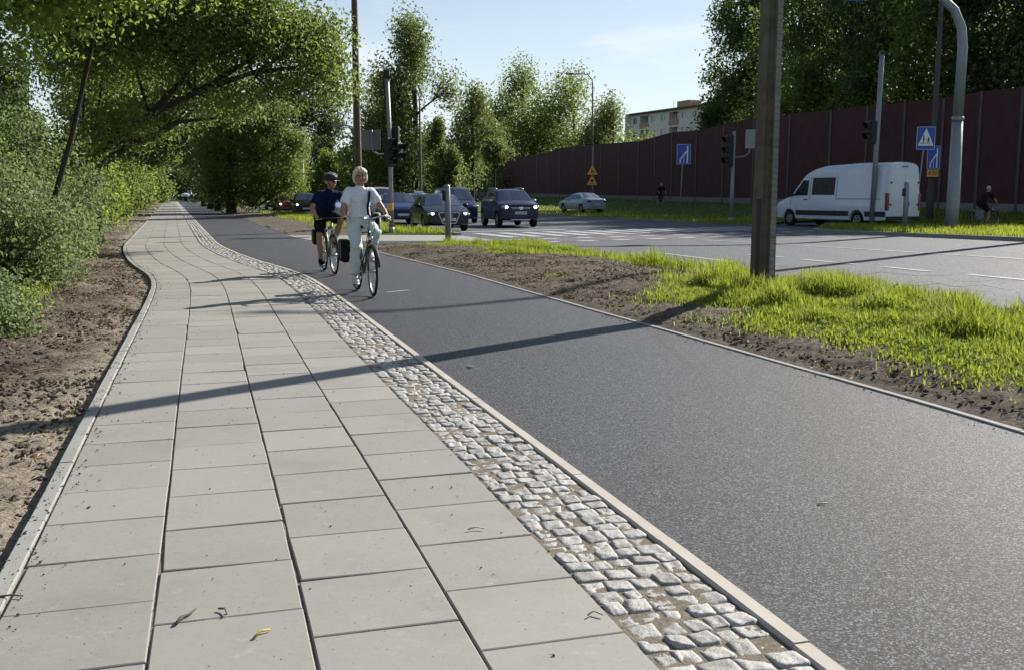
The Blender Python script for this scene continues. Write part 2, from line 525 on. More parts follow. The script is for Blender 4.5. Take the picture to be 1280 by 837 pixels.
# ------------------------------------------------------------------ ground sheet, one piece out to the horizon
gx = np.concatenate([[-1800, -600, -200], np.linspace(-120, 120, 60), [200, 600, 1800]])
gy = np.concatenate([[-300, -40], np.linspace(-10, 280, 80), [500, 1000, 2500]])
GX, GY = np.meshgrid(gx, gy, indexing='ij')
V = np.stack([GX, GY, np.full_like(GX, -.09)], -1).reshape(-1, 3)
tag(npmesh('ground', V, gridfaces(len(gx), len(gy)), M['field']), kind='structure')

# ------------------------------------------------------------------ pavement of concrete slabs
def slabs():
    Vs = []; Fs = []; n = 0; g = .0045; bv = .004; L = .492
    rng = np.random.default_rng(3)
    rows = int(SMAX / L)
    for c in range(4):
        o0 = -W_SLAB + c * L + g; o1 = o0 + L - 2 * g
        sh = (.5 if c % 2 else 0) * L + rng.uniform(-.02, .02)
        for r in range(-4, rows):
            s0 = r * L + sh + g * .8; s1 = s0 + L - 1.6 * g
            j = rng.uniform(-.0012, .0012, 4); zz = rng.uniform(-.0022, .0022) + rng.uniform(-.0018, .0018, 4)
            S = np.array([s0 + j[0], s0 + j[1], s1 + j[2], s1 + j[3]]); O = np.array([o0 + j[2], o1 + j[3], o1 + j[0], o0 + j[1]])
            if rng.random() < .22:
                kc = rng.integers(4); cs = [1, 1, -1, -1][kc]; cq = [1, -1, -1, 1][kc]; S[kc] += cs * rng.uniform(.004, .016); O[kc] += cq * rng.uniform(.004, .014)
            si = np.array([1, 1, -1, -1]) * bv; oi = np.array([1, -1, -1, 1]) * bv
            x, y = cpt(S, O); xi, yi = cpt(S + si, O + oi)
            for k in range(4): Vs.append((x[k], y[k], -.05))
            for k in range(4): Vs.append((x[k], y[k], zz[k] - bv * .8))
            for k in range(4): Vs.append((xi[k], yi[k], zz[k]))
            for lv in (0, 4):
                for k in range(4):
                    k2 = (k + 1) % 4
                    Fs.append((n + lv + k, n + lv + k2, n + lv + 4 + k2, n + lv + 4 + k))
            Fs.append((n + 8, n + 9, n + 10, n + 11)); n += 12
    tag(npmesh('pavement', Vs, Fs, M['slab']), kind='structure')
slabs()

def ribbon(name, o0, o1, z0, s0, s1, mat, ds=.25, zf=None):
    s = np.arange(s0, s1, ds); a = cpt(s, o0); b = cpt(s, o1)
    V = np.stack([np.stack([a[0], a[1], np.full_like(s, z0)], -1), np.stack([b[0], b[1], np.full_like(s, z0)], -1)], 0).reshape(-1, 3)
    F = gridfaces(2, len(s))[:, ::-1]
    return npmesh(name, V, F, mat)
tag(ribbon('cobble_bed', -.01, W_SETT + .01, -.0048, -2, 75, M['joint_sand']), kind='structure')
tag(ribbon('joint_bed', -W_SLAB - .03, W_SETT + .03, -.015, 22, SMAX, M['joint_sand']), kind='structure')
s_ = np.arange(-2, 22.2, .035); o_ = np.linspace(-W_SLAB - .03, W_SETT + .03, 90)
S_, O_2 = np.meshgrid(s_, o_, indexing='ij'); X_, Y_ = cpt(S_.ravel(), O_2.ravel())
Z_ = -.0125 + .012 * np.clip(fbm(X_, Y_, 4, 3.2) + .05, -.3, .7)
o = npmesh('joint_bed_near', np.stack([X_, Y_, np.minimum(Z_, -.0035)], -1), gridfaces(*S_.shape), M['joint_sand'], smooth=True); tag(o, kind='structure')
if o.data.polygons[0].normal.z < 0: o.data.flip_normals()

# ------------------------------------------------------------------ granite setts
def setts():
    rng = np.random.default_rng(5)
    Vs = []; Fs = []; n = 0
    s = -1.6
    while s < 75:
        k = 5 if s < 30 else 4
        rowh = (.098 if s < 30 else .13) * rng.uniform(.88, 1.14)
        ws = rng.uniform(.75, 1.25, k); ws = ws / ws.sum() * W_SETT
        if rng.random() < .04: ws = np.delete(ws, rng.integers(k)); ws = ws / ws.sum() * W_SETT; k = len(ws)
        o = 0
        q = 12 if s < 7 else (8 if s < 14 else (6 if s < 22 else 4))
        for w in ws:
            g = rng.uniform(-.001, .003); g2 = rng.uniform(-.001, .004)
            u = np.linspace(0, 1, q); u[1] = .055; u[-2] = .945
            A, B = np.meshgrid(u, u, indexing='ij')
            cor = rng.uniform(-.007, .007, (2, 2, 2))
            bl = lambda c: (c[0, 0] * (1 - A) * (1 - B) + c[1, 0] * A * (1 - B) + c[0, 1] * (1 - A) * B + c[1, 1] * A * B)
            px_ = o + g + (w - 2 * g) * A + bl(cor[0]); ps = s + g2 + (rowh - 2 * g2) * B + bl(cor[1])
            e = np.minimum(np.minimum(A, 1 - A), np.minimum(B, 1 - B))
            top = rng.uniform(-.007, .006)
            tilt = rng.uniform(-.004, .004, 2)
            z = top + tilt[0] * (A - .5) * 2 + tilt[1] * (B - .5) * 2 - .0042 * (1 - np.clip(e * 7.5, 0, 1)) ** 1.4
            ax_, ay_ = rng.uniform(0, 200, 2); z = z + (.0105 * fbm(A * 1 + ax_, B * 1 + ay_, 4, 2.6) + rng.normal(0, .0005, z.shape)) * np.clip(e * 8, 0, 1) + .001
            z = np.where(e <= 0, z - .014, z)
            # pull corners in: rounded outline
            rr = ((np.abs(A - .5) * 2) ** 4 * (np.abs(B - .5) * 2) ** 4)
            px_ = px_ - (A - .5) * .008 * rr; ps = ps - (B - .5) * .008 * rr
            X, Y = cpt(ps.ravel(), px_.ravel())
            Vs.append(np.stack([X, Y, z.ravel()], -1)); Fs.append(gridfaces(q, q)[:, ::-1] + n); n += q * q
            o += w
        s += rowh
    tag(npmesh('cobble_strip', np.concatenate(Vs), np.concatenate(Fs)[:, ::-1], M['granite'], smooth=True), kind='structure')
setts()
tag(ribbon('cobble_strip_far', 0, W_SETT, -.004, 75, SMAX, M['granite'], 1.0), kind='structure')

# ------------------------------------------------------------------ kerbs
def kerb(name, P, w, z0, z1, mat, seg=1.0, side=1, bev=.006, taper=0):
    """P: function s -> (x,y) of the inner edge polyline as arrays; built of 1 m lengths"""
    Vs = []; Fs = []; n = 0
    rng = np.random.default_rng(len(name))
    P = np.asarray(P); d = np.concatenate([[0], np.cumsum(np.hypot(*np.diff(P, axis=0).T))])
    tn = np.gradient(P, axis=0); tn /= np.hypot(tn[:, 0], tn[:, 1])[:, None]
    nr = np.stack([tn[:, 1], -tn[:, 0]], -1) * side
    s = 0
    while s < d[-1] - .05:
        e = min(s + seg, d[-1]); ss = np.linspace(s + .003, e - .003, 5 if seg <= 1.2 else 9)
        x = np.interp(ss, d, P[:, 0]); y = np.interp(ss, d, P[:, 1]); nx = np.interp(ss, d, nr[:, 0]); ny = np.interp(ss, d, nr[:, 1])
        dz = rng.uniform(-.002, .002); dx = rng.uniform(-.002, .002)
        prof = [(0, z0), (0, z1 - bev), (bev, z1), (w - bev, z1), (w, z1 - bev), (w, z0)]
        q = len(prof)
        for k in range(len(ss)):
            for (a, z) in prof:
                Vs.append((x[k] + nx[k] * (a + dx), y[k] + ny[k] * (a + dx), z + (dz if z > z0 else 0)))
        for k in range(len(ss) - 1):
            for j in range(q - 1):
                f = (n + k * q + j, n + k * q + j + 1, n + (k + 1) * q + j + 1, n + (k + 1) * q + j)
                Fs.append(f if side > 0 else f[::-1])
        # end caps as quads
        for k in (0, len(ss) - 1):
            b = n + k * q
            Fs.append((b, b + 1, b + 4, b + 5)); Fs.append((b + 1, b + 2, b + 3, b + 4))
        n += len(ss) * q; s = e
    return tag(npmesh(name, Vs, Fs, mat), kind='structure')

s = np.arange(-1.8, SMAX, .2)
kerb('pavement_kerb', np.stack(cpt(s, -W_SLAB - .006), -1), W_KERB, -.12, .006, M['kerb'], side=-1)
kerb('cobble_kerb', np.stack(cpt(s, W_SETT + .004), -1), W_KERB - .006, -.12, .012, M['kerb_tan'])
y1 = np.arange(1.0, 28.6, .2); y2 = np.arange(34.0, 205, .4)
kerb('cycle_path_kerb', np.stack([xr(y1) + .001, y1], -1), .06, -.12, .010, M['kerb'])
kerb('cycle_path_kerb_far', np.stack([xr(y2) + .001, y2], -1), .06, -.12, .010, M['kerb'])

# ------------------------------------------------------------------ cycle path
ys = np.concatenate([np.arange(1.0, 60, .3), np.arange(60, 214, 2.0)])
u = np.linspace(0, 1, 9)
X = xa(ys)[None, :] * (1 - u[:, None]) + xr(ys)[None, :] * u[:, None]
Y = np.repeat(ys[None, :], 9, 0)
tag(npmesh('cycle_path', np.stack([X, Y, 0 * X - .003 + .006 * np.sin(PI * u)[:, None]], -1).reshape(-1, 3), gridfaces(9, len(ys))[:, ::-1], M['asphalt'], smooth=True), kind='structure')
# connection from the cycle path to the crossing
def sheet(name, poly, z, mat, kind='structure'):
    me = bpy.data.meshes.new(name); me.from_pydata([(x, y, z) for x, y in poly], [], [tuple(range(len(poly)))])
    bm = bmesh.new(); bm.from_mesh(me); bmesh.ops.recalc_face_normals(bm, faces=bm.faces)
    for f in bm.faces:
        if f.normal.z < 0: f.normal_flip()
    bm.to_mesh(me); bm.free()
    me.materials.append(mat); o = link(name, me)
    return tag(o, kind=kind)
sheet('cycle_path_link', [(xr(28.4) - .25, 28.4), (xe(28.9) + .05, 28.9), (xe(30.8) + .05, 30.8), (xr(30.6) - .25, 30.6)], .0055, M['asphalt'])
sheet('side_pavement', [(xr(30.65) - .25, 30.65), (xe(30.85) + .05, 30.85), (xe(35.3) + .05, 35.3), (xr(34.9) - .25, 34.9)], .0075, M['kerb'])

# ------------------------------------------------------------------ verges
def verge(name, X, Y, Z, turf, mat, sand=None):
    o = npmesh(name, np.stack([X, Y, Z], -1).reshape(-1, 3), gridfaces(*X.shape)[:, ::-1], mat, smooth=True)
    a = o.data.attributes.new('turf', 'FLOAT', 'POINT'); a.data.foreach_set('value', turf.astype(np.float32).ravel())
    if sand is not None:
        a = o.data.attributes.new('sand', 'FLOAT', 'POINT'); a.data.foreach_set('value', sand.astype(np.float32).ravel())
    if o.data.polygons[0].normal.z < 0: o.data.flip_normals()
    return tag(o, kind='structure')

def lumps(X, Y, amp):
    big = fbm(X, Y, 4, 1.1) * .05
    a = fbm(X + 3, Y - 7, 4, 5.5); b = fbm(X * 1.3, Y * .9, 3, 14)
    h = np.clip(fbm(X * .9 + 40, Y * .9 - 3, 3, 4.2) - .18, 0, 1)
    return amp * (big + .062 * np.abs(a) + .045 * b - .24 * h)

def mound(u, Y):
    return .17 * np.sin(PI * np.clip(u, 0, 1)) ** .9 * np.clip((29 - Y) / 5, 0, 1) + .03 * u
def grass_mask(u, Y):
    j = .5 * fbm(u * 4, Y, 3, .9)
    near = (u > .24 + .33 * j) & (Y < 13.2 + 4.5 * (u - .3) + 2.2 * j)
    edge = (u > .86 + .42 * j) & (Y > 12)
    mid = (u > .45 + .3 * j) & (Y > 21.5 + 2 * j)
    spot = (vnoise(u * 9 + 31, Y * 1.3) > .37) & (u > .12) & (Y > 9)
    return near | edge | mid | spot
y = np.arange(.8, 28.4, .055); uu = np.linspace(0, 1, 72)
U, Y = np.meshgrid(uu, y, indexing='ij')
X = (xr(Y) + .062) * (1 - U) + xe(Y) * U
fade = np.clip(U / .06, 0, 1) * np.clip((1 - U) / .1, 0, 1)
Z = -.012 + mound(U, Y) + lumps(X, Y, .6) * (.25 + .75 * fade)
verge('verge', X, Y, Z, grass_mask(U, Y) * .8, M['soil'])
def verge_z(u, Y):
    return -.012 + mound(u, Y) + .02
# further verge between cycle path and road
y = np.concatenate([np.arange(35.2, 70, .2), np.arange(70, 205, 1.0)]); uu = np.linspace(0, 1, 24)
U, Y = np.meshgrid(uu, y, indexing='ij')
X = (xr(Y) + .062) * (1 - U) + xe(Y) * U
tf = np.clip((U - .5 + .25 * fbm(X, Y, 3, .5)) * 6, 0, 1) * np.clip((Y - 36 + 6 * U) / 3, 0, 1)
verge('verge_far', X, Y, -.03 + np.clip((Y - 35.2) / 1.2, 0, 1) * (.05 + .08 * np.sin(PI * U) + lumps(X, Y, .7)), tf, M['soil'])
# left verge: soil running into the undergrowth
y = np.concatenate([np.arange(1.2, 40, .065), np.arange(40, 210, .8)])
of = np.concatenate([np.arange(0, 3.2, .055), np.arange(3.2, 9, .5), [12, 20, 40]])
O_, Y = np.meshgrid(of, y, indexing='ij')
X = xl(Y) - O_ * 1.05
f = np.clip(O_ / .12, 0, 1)
Z = -.055 + f * lumps(X, Y, .95) + .02 * O_
verge('soil_strip', X, Y, Z, np.clip((O_ - 1.3 + fbm(X, Y, 3, .8)) * 1.2, 0, .55), M['soil'], np.clip(.05 + .95 * np.clip((8.2 - Y) / 2.6, 0, 1) + .55 * np.clip((.45 - O_) / .3, 0, 1) + .9 * fbm(X, Y, 3, .9) , 0, 1))

# ------------------------------------------------------------------ road, markings, islands
yr = np.concatenate([np.arange(-6, 60, 2.0), np.arange(60, 261, 10)])
left = [(float(xe(v)), float(v)) for v in yr]
KF = [(26.5, 33), (24.0, 44), (18.6, 51.5), (14.5, 52.2), (11.9, 49.2), (10.87, 45.55)]
KF2 = [(10.87, 45.55), (9.3, 49.5), (2.17, 68.4), (-5, 88), (-66, 260)]
sheet('road', left + [(-66, 260), (-5, 88), (2.17, 68.4), (9.3, 49.5), (10.87, 45.55), (11.9, 49.2), (14.5, 52.2), (18.6, 51.5), (24.0, 44), (26.5, 33), (29, 20), (60, -6)], -.004, M['road'])
def kerb_line(name, pts, w=.15, z1=.11, side=1):
    P = []
    for a, b in zip(pts[:-1], pts[1:]):
        k = max(2, int(math.hypot(b[0] - a[0], b[1] - a[1]) / .5))
        for t in np.linspace(0, 1, k, endpoint=False): P.append((a[0] * (1 - t) + b[0] * t, a[1] * (1 - t) + b[1] * t))
    P.append(pts[-1]); return kerb(name, P, w, -.1, z1, M['kerb'], seg=1.0, side=side, bev=.02)
kerb_line('road_kerb', [(float(xe(v)), float(v)) for v in np.arange(2, 28.6, 1.0)], side=-1, z1=.05)
kerb_line('road_kerb_far', [(float(xe(v)), float(v)) for v in np.arange(34.8, 120, 2.0)], side=-1, z1=.10)
kerb_line('far_kerb', KF2, side=1)
# traffic island
ISL = [(11.7, 38.6), (12.0, 37.1), (15.6, 30.56), (22, 19), (31, 19), (28, 33), (18.6, 42.4), (15.6, 43.1), (13.4, 42.0)]
mb = MB(); mb.prism(ISL, .16, T(0, 0, -.04)); mb.build('traffic_island', M['turf_far']).data
isl = bpy.data.objects['traffic_island']; tag(isl, kind='structure')
a = isl.data.attributes.new('turf', 'FLOAT', 'POINT'); a.data.foreach_set('value', np.ones(len(isl.data.vertices), np.float32))
kerb_line('island_kerb', ISL[::-1] + [ISL[-1]], side=-1, z1=.13)

# wall line and the grass bank rising to it
def wall_x(Y): return 38.2 - .257 * Y
def wall_z(Y): return np.clip(.55 + (np.asarray(Y) - 53) * .0075, .4, 2.2)
F = np.array(KF[:-1] + KF2); Wy = np.array([33.5, 46, 54, 57, 60, 64, 70, 110, 145, 330])
k = np.linspace(0, len(F) - 1, 160); fx = np.interp(k, range(len(F)), F[:, 0]); fy = np.interp(k, range(len(F)), F[:, 1]); wy = np.interp(k, range(len(F)), Wy)
uu = np.linspace(0, 1, 40)[:, None]
bx = fx * (1 - uu) + (wall_x(wy) + .3) * uu; by = fy * (1 - uu) + wy * uu
sm = lambda a, b, x: np.clip((x - a) / (b - a), 0, 1) ** 2 * (3 - 2 * np.clip((x - a) / (b - a), 0, 1))
def bank_z(u, w): return .09 + (wall_z(w) - .09) * sm(.35, .95, u)
bz = bank_z(uu, wy) + .03 * fbm(bx, by, 3, .6)
verge('grass_bank', bx, by, bz, np.ones_like(bx), M['turf_far'])

def band(name, p, q, w, z, mat):
    p = Vector(p); q = Vector(q); d = (q - p).normalized(); n_ = Vector((d.y, -d.x)) * w / 2
    return [(p + n_).to_tuple(), (q + n_).to_tuple(), (q - n_).to_tuple(), (p - n_).to_tuple()]
mk = MB()
def mark(poly, z=.005):
    mk.add([(x, y, z) for x, y in poly], [tuple(range(len(poly)))] if (sum(poly[i][0] * poly[(i + 1) % 4][1] - poly[(i + 1) % 4][0] * poly[i][1] for i in range(4)) > 0) else [tuple(range(len(poly)))[::-1]])
# zebra crossing: bars along the traffic
c0 = Vector((-.9, 35.0)); c1 = Vector((11.2, 43.4)); dv = (c1 - c0); LZ = dv.length; dv.normalize()
td = Vector((.36, -.93))
t = .35
while t < LZ:
    p = c0 + dv * t
    mark(band('', p - td * 1.9, p + td * 1.9, .5, 0, None)); t += 1.05
# bike crossing dashes either side of the red band
b0 = Vector((.3, 30.7)); b1 = Vector((15.0, 40.4)); bd = (b1 - b0); LB = bd.length; bd.normalize(); bn = Vector((bd.y, -bd.x))
for sd in (-1, 1):
    t = 0
    while t < LB:
        p = b0 + bd * t + bn * sd * 1.0
        mark(band('', p, p + bd * .7, .4, 0, None)); t += 1.4
# stop line and lane lines
mark(band('', (-2.9, 37.6), (2.2, 41.2), .45, 0, None))
mark(band('', at(969, 305).xy, at(1300, 325.5).xy, .14, 0, None))
mark(band('', at(969, 305).xy, at(880, 300.5).xy, .14, 0, None))
for a_, b_ in (((1002, 324.5), (1072, 331)), ((1105, 334), (1162, 339.5)), ((1210, 343.5), (1310, 353)), ((935, 318.5), (980, 322)), ((820, 316), (918, 328))):
    mark(band('', at(*a_).xy, at(*b_).xy, .13, 0, None))
for k_ in range(6):
    y0 = 50 + k_ * 9
    mark(band('', (-1.35 - .27 * (y0 - 45), y0), (-1.35 - .27 * (y0 + 4 - 45), y0 + 4), .13, 0, None))
tag(mk.build('road_markings', M['road_paint']), kind='structure')
pb = band('', b0, b1, 1.55, 0, None)
sheet('bike_crossing', pb, .001, M['red_lane'])
ck = MB()
for pts in (((1120, 355), (1150, 357), (1172, 354), (1196, 358), (1230, 356), (1262, 362)), ((1040, 341), (1080, 343), (1102, 340), (1150, 345), (1190, 344)), ((1195, 351), (1222, 352), (1246, 349), (1275, 351)), ((860, 327), (905, 330), (938, 329), (985, 334))):
    P = [at(*p, .0005) for p in pts]
    for a_, b_ in zip(P[:-1], P[1:]):
        d_ = (b_ - a_).normalized(); n_ = Vector((-d_.y, d_.x, 0)) * .022
        ck.add([a_ - n_, b_ - n_, b_ + n_, a_ + n_], [(0, 1, 2, 3)])
M['tar'] = pmat('tar', (.018, .018, .02), .5, var=.3)
o = ck.build('tar_seams', M['tar']); tag(o, kind='structure')
# old worn seal strip and little mark on the cycle path
sheet('path_mark', band('', at(483, 366).xy, at(511, 363).xy, .05, 0, None), .0062, M['road_paint'])
# ------------------------------------------------------------------ vehicles (x forward, y left, z up, origin on the ground under the middle)
def paint(name, c, metal=.1, rough=.3):
    m = pmat(name, c, rough, metal, var=.06, scale=3, coat=.12, spec=.3); return m
M['paint_black'] = paint('paint_black', (.008, .010, .020))
M['paint_navy'] = paint('paint_navy', (.010, .016, .045))
M['paint_blue'] = paint('paint_blue', (.030, .055, .14))
M['paint_silver'] = paint('paint_silver', (.42, .48, .56), .5, .32)
M['paint_pale'] = paint('paint_pale', (.36, .43, .52), .3)
M['paint_red'] = paint('paint_red', (.20, .06, .04), .3)
M['paint_beige'] = paint('paint_beige', (.40, .36, .33), .3)
M['plastic'] = pmat('plastic', (.02, .02, .022), .6, var=.2)
M['window_dark'] = pmat('window_dark', (.008, .009, .011), .3, var=.1, spec=.3)
M['alloy'] = pmat('alloy', (.35, .36, .38), .35, .8, var=.1)


class Shell:
    def __init__(s, L, W, top, belt, zb=.22, tumble=.38, crown=.04, endw=.84, plan=6.0, ns=70, edge=.06, zbn=.30):
        s.L, s.W, s.top, s.belt, s.zb, s.tumble, s.crown, s.endw, s.plan, s.edge, s.zbn = L, W, sorted(top), belt, zb, tumble, crown, endw, plan, edge, zbn
        h = L / 2
        t = np.linspace(-1, 1, ns); xs = np.sign(t) * (1 - (1 - np.abs(t)) ** 1.35) * h
        s.xs = np.sort(np.unique(np.concatenate([xs, [p[0] for p in s.top]])))
    def zt(s, x): return float(np.interp(x, [p[0] for p in s.top], [p[1] for p in s.top]))
    def zbot(s, x):
        a = abs(x) / (s.L / 2); return s.zb + (s.zbn - s.zb) * max(0, (a - .82) / .18) ** 2
    def w(s, x):
        a = abs(x) / (s.L / 2); return s.W / 2 * (1 - (1 - s.endw) * a ** s.plan)
    def hw(s, x, z):
        w = s.w(x)
        if z < s.belt:
            k = (s.belt * .72 - z) / (s.belt * .72)
            return w * (1 - .07 * max(0, k) ** 2 - .05 * max(0, (z - s.belt * .72) / (s.belt * .28)) ** 2)
        return w * .95 - (z - s.belt) * s.tumble
    def ring(s, x):
        zb, zt = s.zbot(x), s.zt(x); half = []
        half += [(0, zb), (s.hw(x, zb) * .55, zb), (s.hw(x, zb) * .93, zb + .01)]
        K = 12; e = min(s.edge, (zt - zb) * .3)
        for i in range(K + 1):
            z = zb + .05 + (zt - e - zb - .05) * i / K
            half.append((s.hw(x, z), z))
        wt = s.hw(x, zt - e)
        half += [(wt - e * .3, zt - e * .3), (wt - e, zt)]
        for f in (.82, .55, .28, 0):
            half.append(((wt - e) * f, zt + s.crown * (1 - f * f)))
        return half
    def body(s):
        mb = MB(); rings = []
        for x in s.xs:
            h = s.ring(x); r = [(x, y, z) for y, z in h] + [(x, -y, z) for y, z in h[-2:0:-1]]
            rings.append(r)
        n = len(rings[0]); V = [p for r in rings for p in r]; Fq = []
        for i in range(len(rings) - 1):
            for k in range(n):
                k2 = (k + 1) % n
                Fq.append((i * n + k, (i + 1) * n + k, (i + 1) * n + k2, i * n + k2))
        Fq.append(tuple(range(n))); Fq.append(tuple((len(rings) - 1) * n + k for k in range(n - 1, -1, -1)))
        mb.add(V, Fq, 0, None, True); return mb
    def side(s, mb, poly, sy, off=.006, n=6, mi=0):
        """window / trim patch on the side: poly = 4 corners (x,z) bl br tr tl"""
        b0, b1, t1, t0 = poly; V = []; nu, nv = n * 2, n
        for i in range(nu):
            u = i / (nu - 1)
            for j in range(nv):
                v = j / (nv - 1)
                x = (b0[0] * (1 - u) + b1[0] * u) * (1 - v) + (t0[0] * (1 - u) + t1[0] * u) * v
                z = (b0[1] * (1 - u) + b1[1] * u) * (1 - v) + (t0[1] * (1 - u) + t1[1] * u) * v
                V.append((x, sy * (s.hw(x, z) + off), z))
        mb.add(V, [tuple(f) for f in gridfaces(nu, nv).tolist()], mi, None, True)
    def topp(s, mb, x0, x1, fr0, fr1, off=.007, mi=0):
        """glass on the upper skin between two x, covering fractions of the width"""
        V = []; nu, nv = 9, 13
        for i in range(nu):
            u = i / (nu - 1); x = x0 * (1 - u) + x1 * u; z = s.zt(x); wt = s.hw(x, z - s.edge) - s.edge
            fr = fr0 * (1 - u) + fr1 * u
            for j in range(nv):
                f = (2 * j / (nv - 1) - 1) * fr
                dx = .02 if True else 0
                V.append((x + off * .6 * (1 if x0 > 0 else -1), wt * f, z + s.crown * (1 - f * f) + off))
        mb.add(V, [tuple(f) for f in gridfaces(nu, nv).tolist()], mi, None, True)


def wheel(parent, x, y, r, wd, rimf=.64):
    w = MB(); w.ring(0, [(r - .11, -wd / 2 + .01), (r - .03, -wd / 2), (r - .005, -wd / 2 + .03), (r, 0), (r - .005, wd / 2 - .03), (r - .03, wd / 2), (r - .11, wd / 2 - .01)], 28)
    o = w.build('wheel', M['rubber'], parent); o.location = (x, y, r)
    sgn = 1 if y > 0 else -1
    q = MB(); rr = r * rimf; yo = sgn * (wd / 2 - .03)
    q.ring(0, [(rr, yo), (rr, yo + sgn * .02), (rr - .03, yo + sgn * .02), (rr - .03, yo)], 28)
    for k in range(5):
        q.box((rr * .5, yo, 0), (rr, .03, .07), RY(2 * PI * k / 5 + .3))
    q.tube([(0, yo - .02, 0), (0, yo + .015, 0)], [.06, .06], 10)
    q.build('rim', M['alloy'], o)
    d = MB(); d.tube([(0, yo - sgn * .06, 0), (0, yo - sgn * .05, 0)], rr, 20); d.build('brake_disc', M['black'], o)
    return o


def make_car(name, label, cat, S, mat, loc, rz, ax, r=.32, wd=.21, ws=None, rg=None, sides=(), lit=False, front='grille', group=None,
             mirror_x=None, rails=False, head=None, tail=None, plate_f=None, plate_r=None, clad=False, emblem=None, taxi=False, detail=True):
    t = thing(name, label, cat, loc, rz, group)
    c = MB()
    for x in ax:
        for sy in (-1, 1):
            c.tube([(x, sy * (S.W / 2 + .2), r + .01), (x, sy * (S.W / 2 - .30), r + .01)], r * 1.14, 28)
    me = boolean_cut(S.body(), c)
    me.materials.clear(); me.materials.append(mat); me.name = 'body'
    for p in me.polygons: p.use_smooth = True
    try: me.set_sharp_from_angle(angle=R(38))
    except Exception: pass
    link('body', me, t)
    if clad:
        for sy in (-1, 1):
            b = MB(); S.side(b, clad, sy, .010); b.build('side_cladding', M['plastic'], t)
    for x in ax:
        for sy in (-1, 1): wheel(t, x, sy * (S.W / 2 - wd / 2 - .02), r, wd)
    if ws:
        b = MB(); S.topp(b, ws[0], ws[1], .93, .90); b.build('windscreen', M['glass_car'], t)
    if rg:
        b = MB(); S.topp(b, rg[0], rg[1], .90, .84); b.build('rear_window', M['glass_car'], t)
    for poly in sides:
        for sy in (-1, 1):
            b = MB(); S.side(b, poly, sy); b.build('side_window', M['glass_car'], t)
    if mirror_x is not None:
        for sy in (-1, 1):
            b = MB(); w = S.hw(mirror_x, S.belt)
            b.ell((mirror_x, sy * (w + .12), S.belt + .06), (.07, .12, .085)); b.tube([(mirror_x - .02, sy * (w - .02), S.belt - .01), (mirror_x, sy * (w + .08), S.belt + .02)], .03, 6)
            b.build('door_mirror', mat if not lit else M['steel'] if rails else mat, t)
    h = S.L / 2
    if head:
        hx, hy, hz, sx_, sy_, sz_ = head
        for sy in (-1, 1):
            b = MB(); b.ell((hx, sy * hy, hz), (sx_, sy_, sz_), rot=Matrix.Rotation(sy * -.5, 3, 'Z'))
            o = b.build('headlight', M['lamp_glass'], t)
            if lit:
                q = MB(); q.ell((hx + sx_ * .62, sy * (hy - .02), hz), (.075, .10, .07)); q.build('bulb', M['lamp_lit'], o)
    if tail:
        hx, hy, hz, sx_, sy_, sz_ = tail
        for sy in (-1, 1):
            b = MB(); b.box((hx, sy * hy, hz), (sx_, sy_, sz_), bev=min(sx_, sy_, sz_) * .3); b.build('tail_light', M['red_lens'], t)
    FW = T(h, 0, 0) @ Matrix(((0, 0, 1, 0), (1, 0, 0, 0), (0, 1, 0, 0), (0, 0, 0, 1)))      # a->y, b->z, depth->+x
    RW = T(-h, 0, 0) @ Matrix(((0, 0, -1, 0), (-1, 0, 0, 0), (0, 1, 0, 0), (0, 0, 0, 1)))
    if front == 'trapez':      # tall single frame grille
        b = MB(); b.prism([(-.40, .74), (.40, .74), (.42, .66), (.26, .30), (-.26, .30), (-.42, .66)], .012, FW)
        g = b.build('grille', M['steel'], t)
        b = MB(); b.prism([(-.36, .71), (.36, .71), (.38, .65), (.235, .335), (-.235, .335), (-.38, .65)], .020, FW); b.build('grille_mesh', M['plastic'], g)
        b = MB()
        for k in range(4): b.ring(0, [(.042, -.004), (.050, -.004), (.050, .004), (.042, .004)], 16, FW @ T(-.10 + .067 * k, .62, .024) @ RX(PI / 2))
        b.build('emblem', M['chrome'], g)
    elif front == 'bar':
        b = MB(); b.prism([(-.52, .90), (.52, .90), (.50, .80), (.38, .76), (-.38, .76), (-.50, .80)], .012, FW)
        g = b.build('grille', M['plastic'], t)
        b = MB()
        b.prism([(-.46, .87), (.46, .87), (.44, .845), (-.44, .845)], .018, FW); b.build('grille_bar', M['steel'], g); b = MB(); b.prism([(-.42, .82), (.42, .82), (.40, .80), (-.40, .80)], .018, FW); b.build('grille_bar', M['steel'], g)
        b = MB(); b.prism([(-.09, .89), (.09, .89), (.085, .80), (.03, .765), (-.03, .765), (-.085, .80)], .026, FW); b.build('emblem', M['chrome'], g)
        b = MB(); b.prism([(-.45, .36), (.45, .36), (.40, .32), (-.40, .32)], .014, FW); b.build('skid_plate', M['steel'], t)
        for sgn in (-1, 1):
            b = MB(); b.ell((h - .05, sgn * .66, .50), (.05, .06, .06)); b.build('fog_light', M['lamp_glass'], t)
    elif front == 'simple':
        b = MB(); b.prism([(-.45, .66), (.45, .66), (.40, .54), (-.40, .54)], .012, FW); b.build('grille', M['plastic'], t)
        b = MB(); b.prism([(-.5, .38), (.5, .38), (.45, .28), (-.45, .28)], .012, FW); b.build('air_intake', M['plastic'], t)
    def plate(frame, z, txt):
        b = MB(); b.box((0, z, .018), (.52, .115, .012), frame); o = b.build('number_plate', M['plate'], t)
        if txt:
            m = text_mesh(txt, .115, .001); m.materials.append(M['sign_black']); q = link('lettering', m, o); q.matrix_local = frame @ T(0.01, z, .026) @ Matrix.Diagonal((.92, 1, 1, 1))
        return o
    if plate_f: plate(FW, plate_f[0], plate_f[1])
    if plate_r: plate(RW, plate_r[0], plate_r[1])
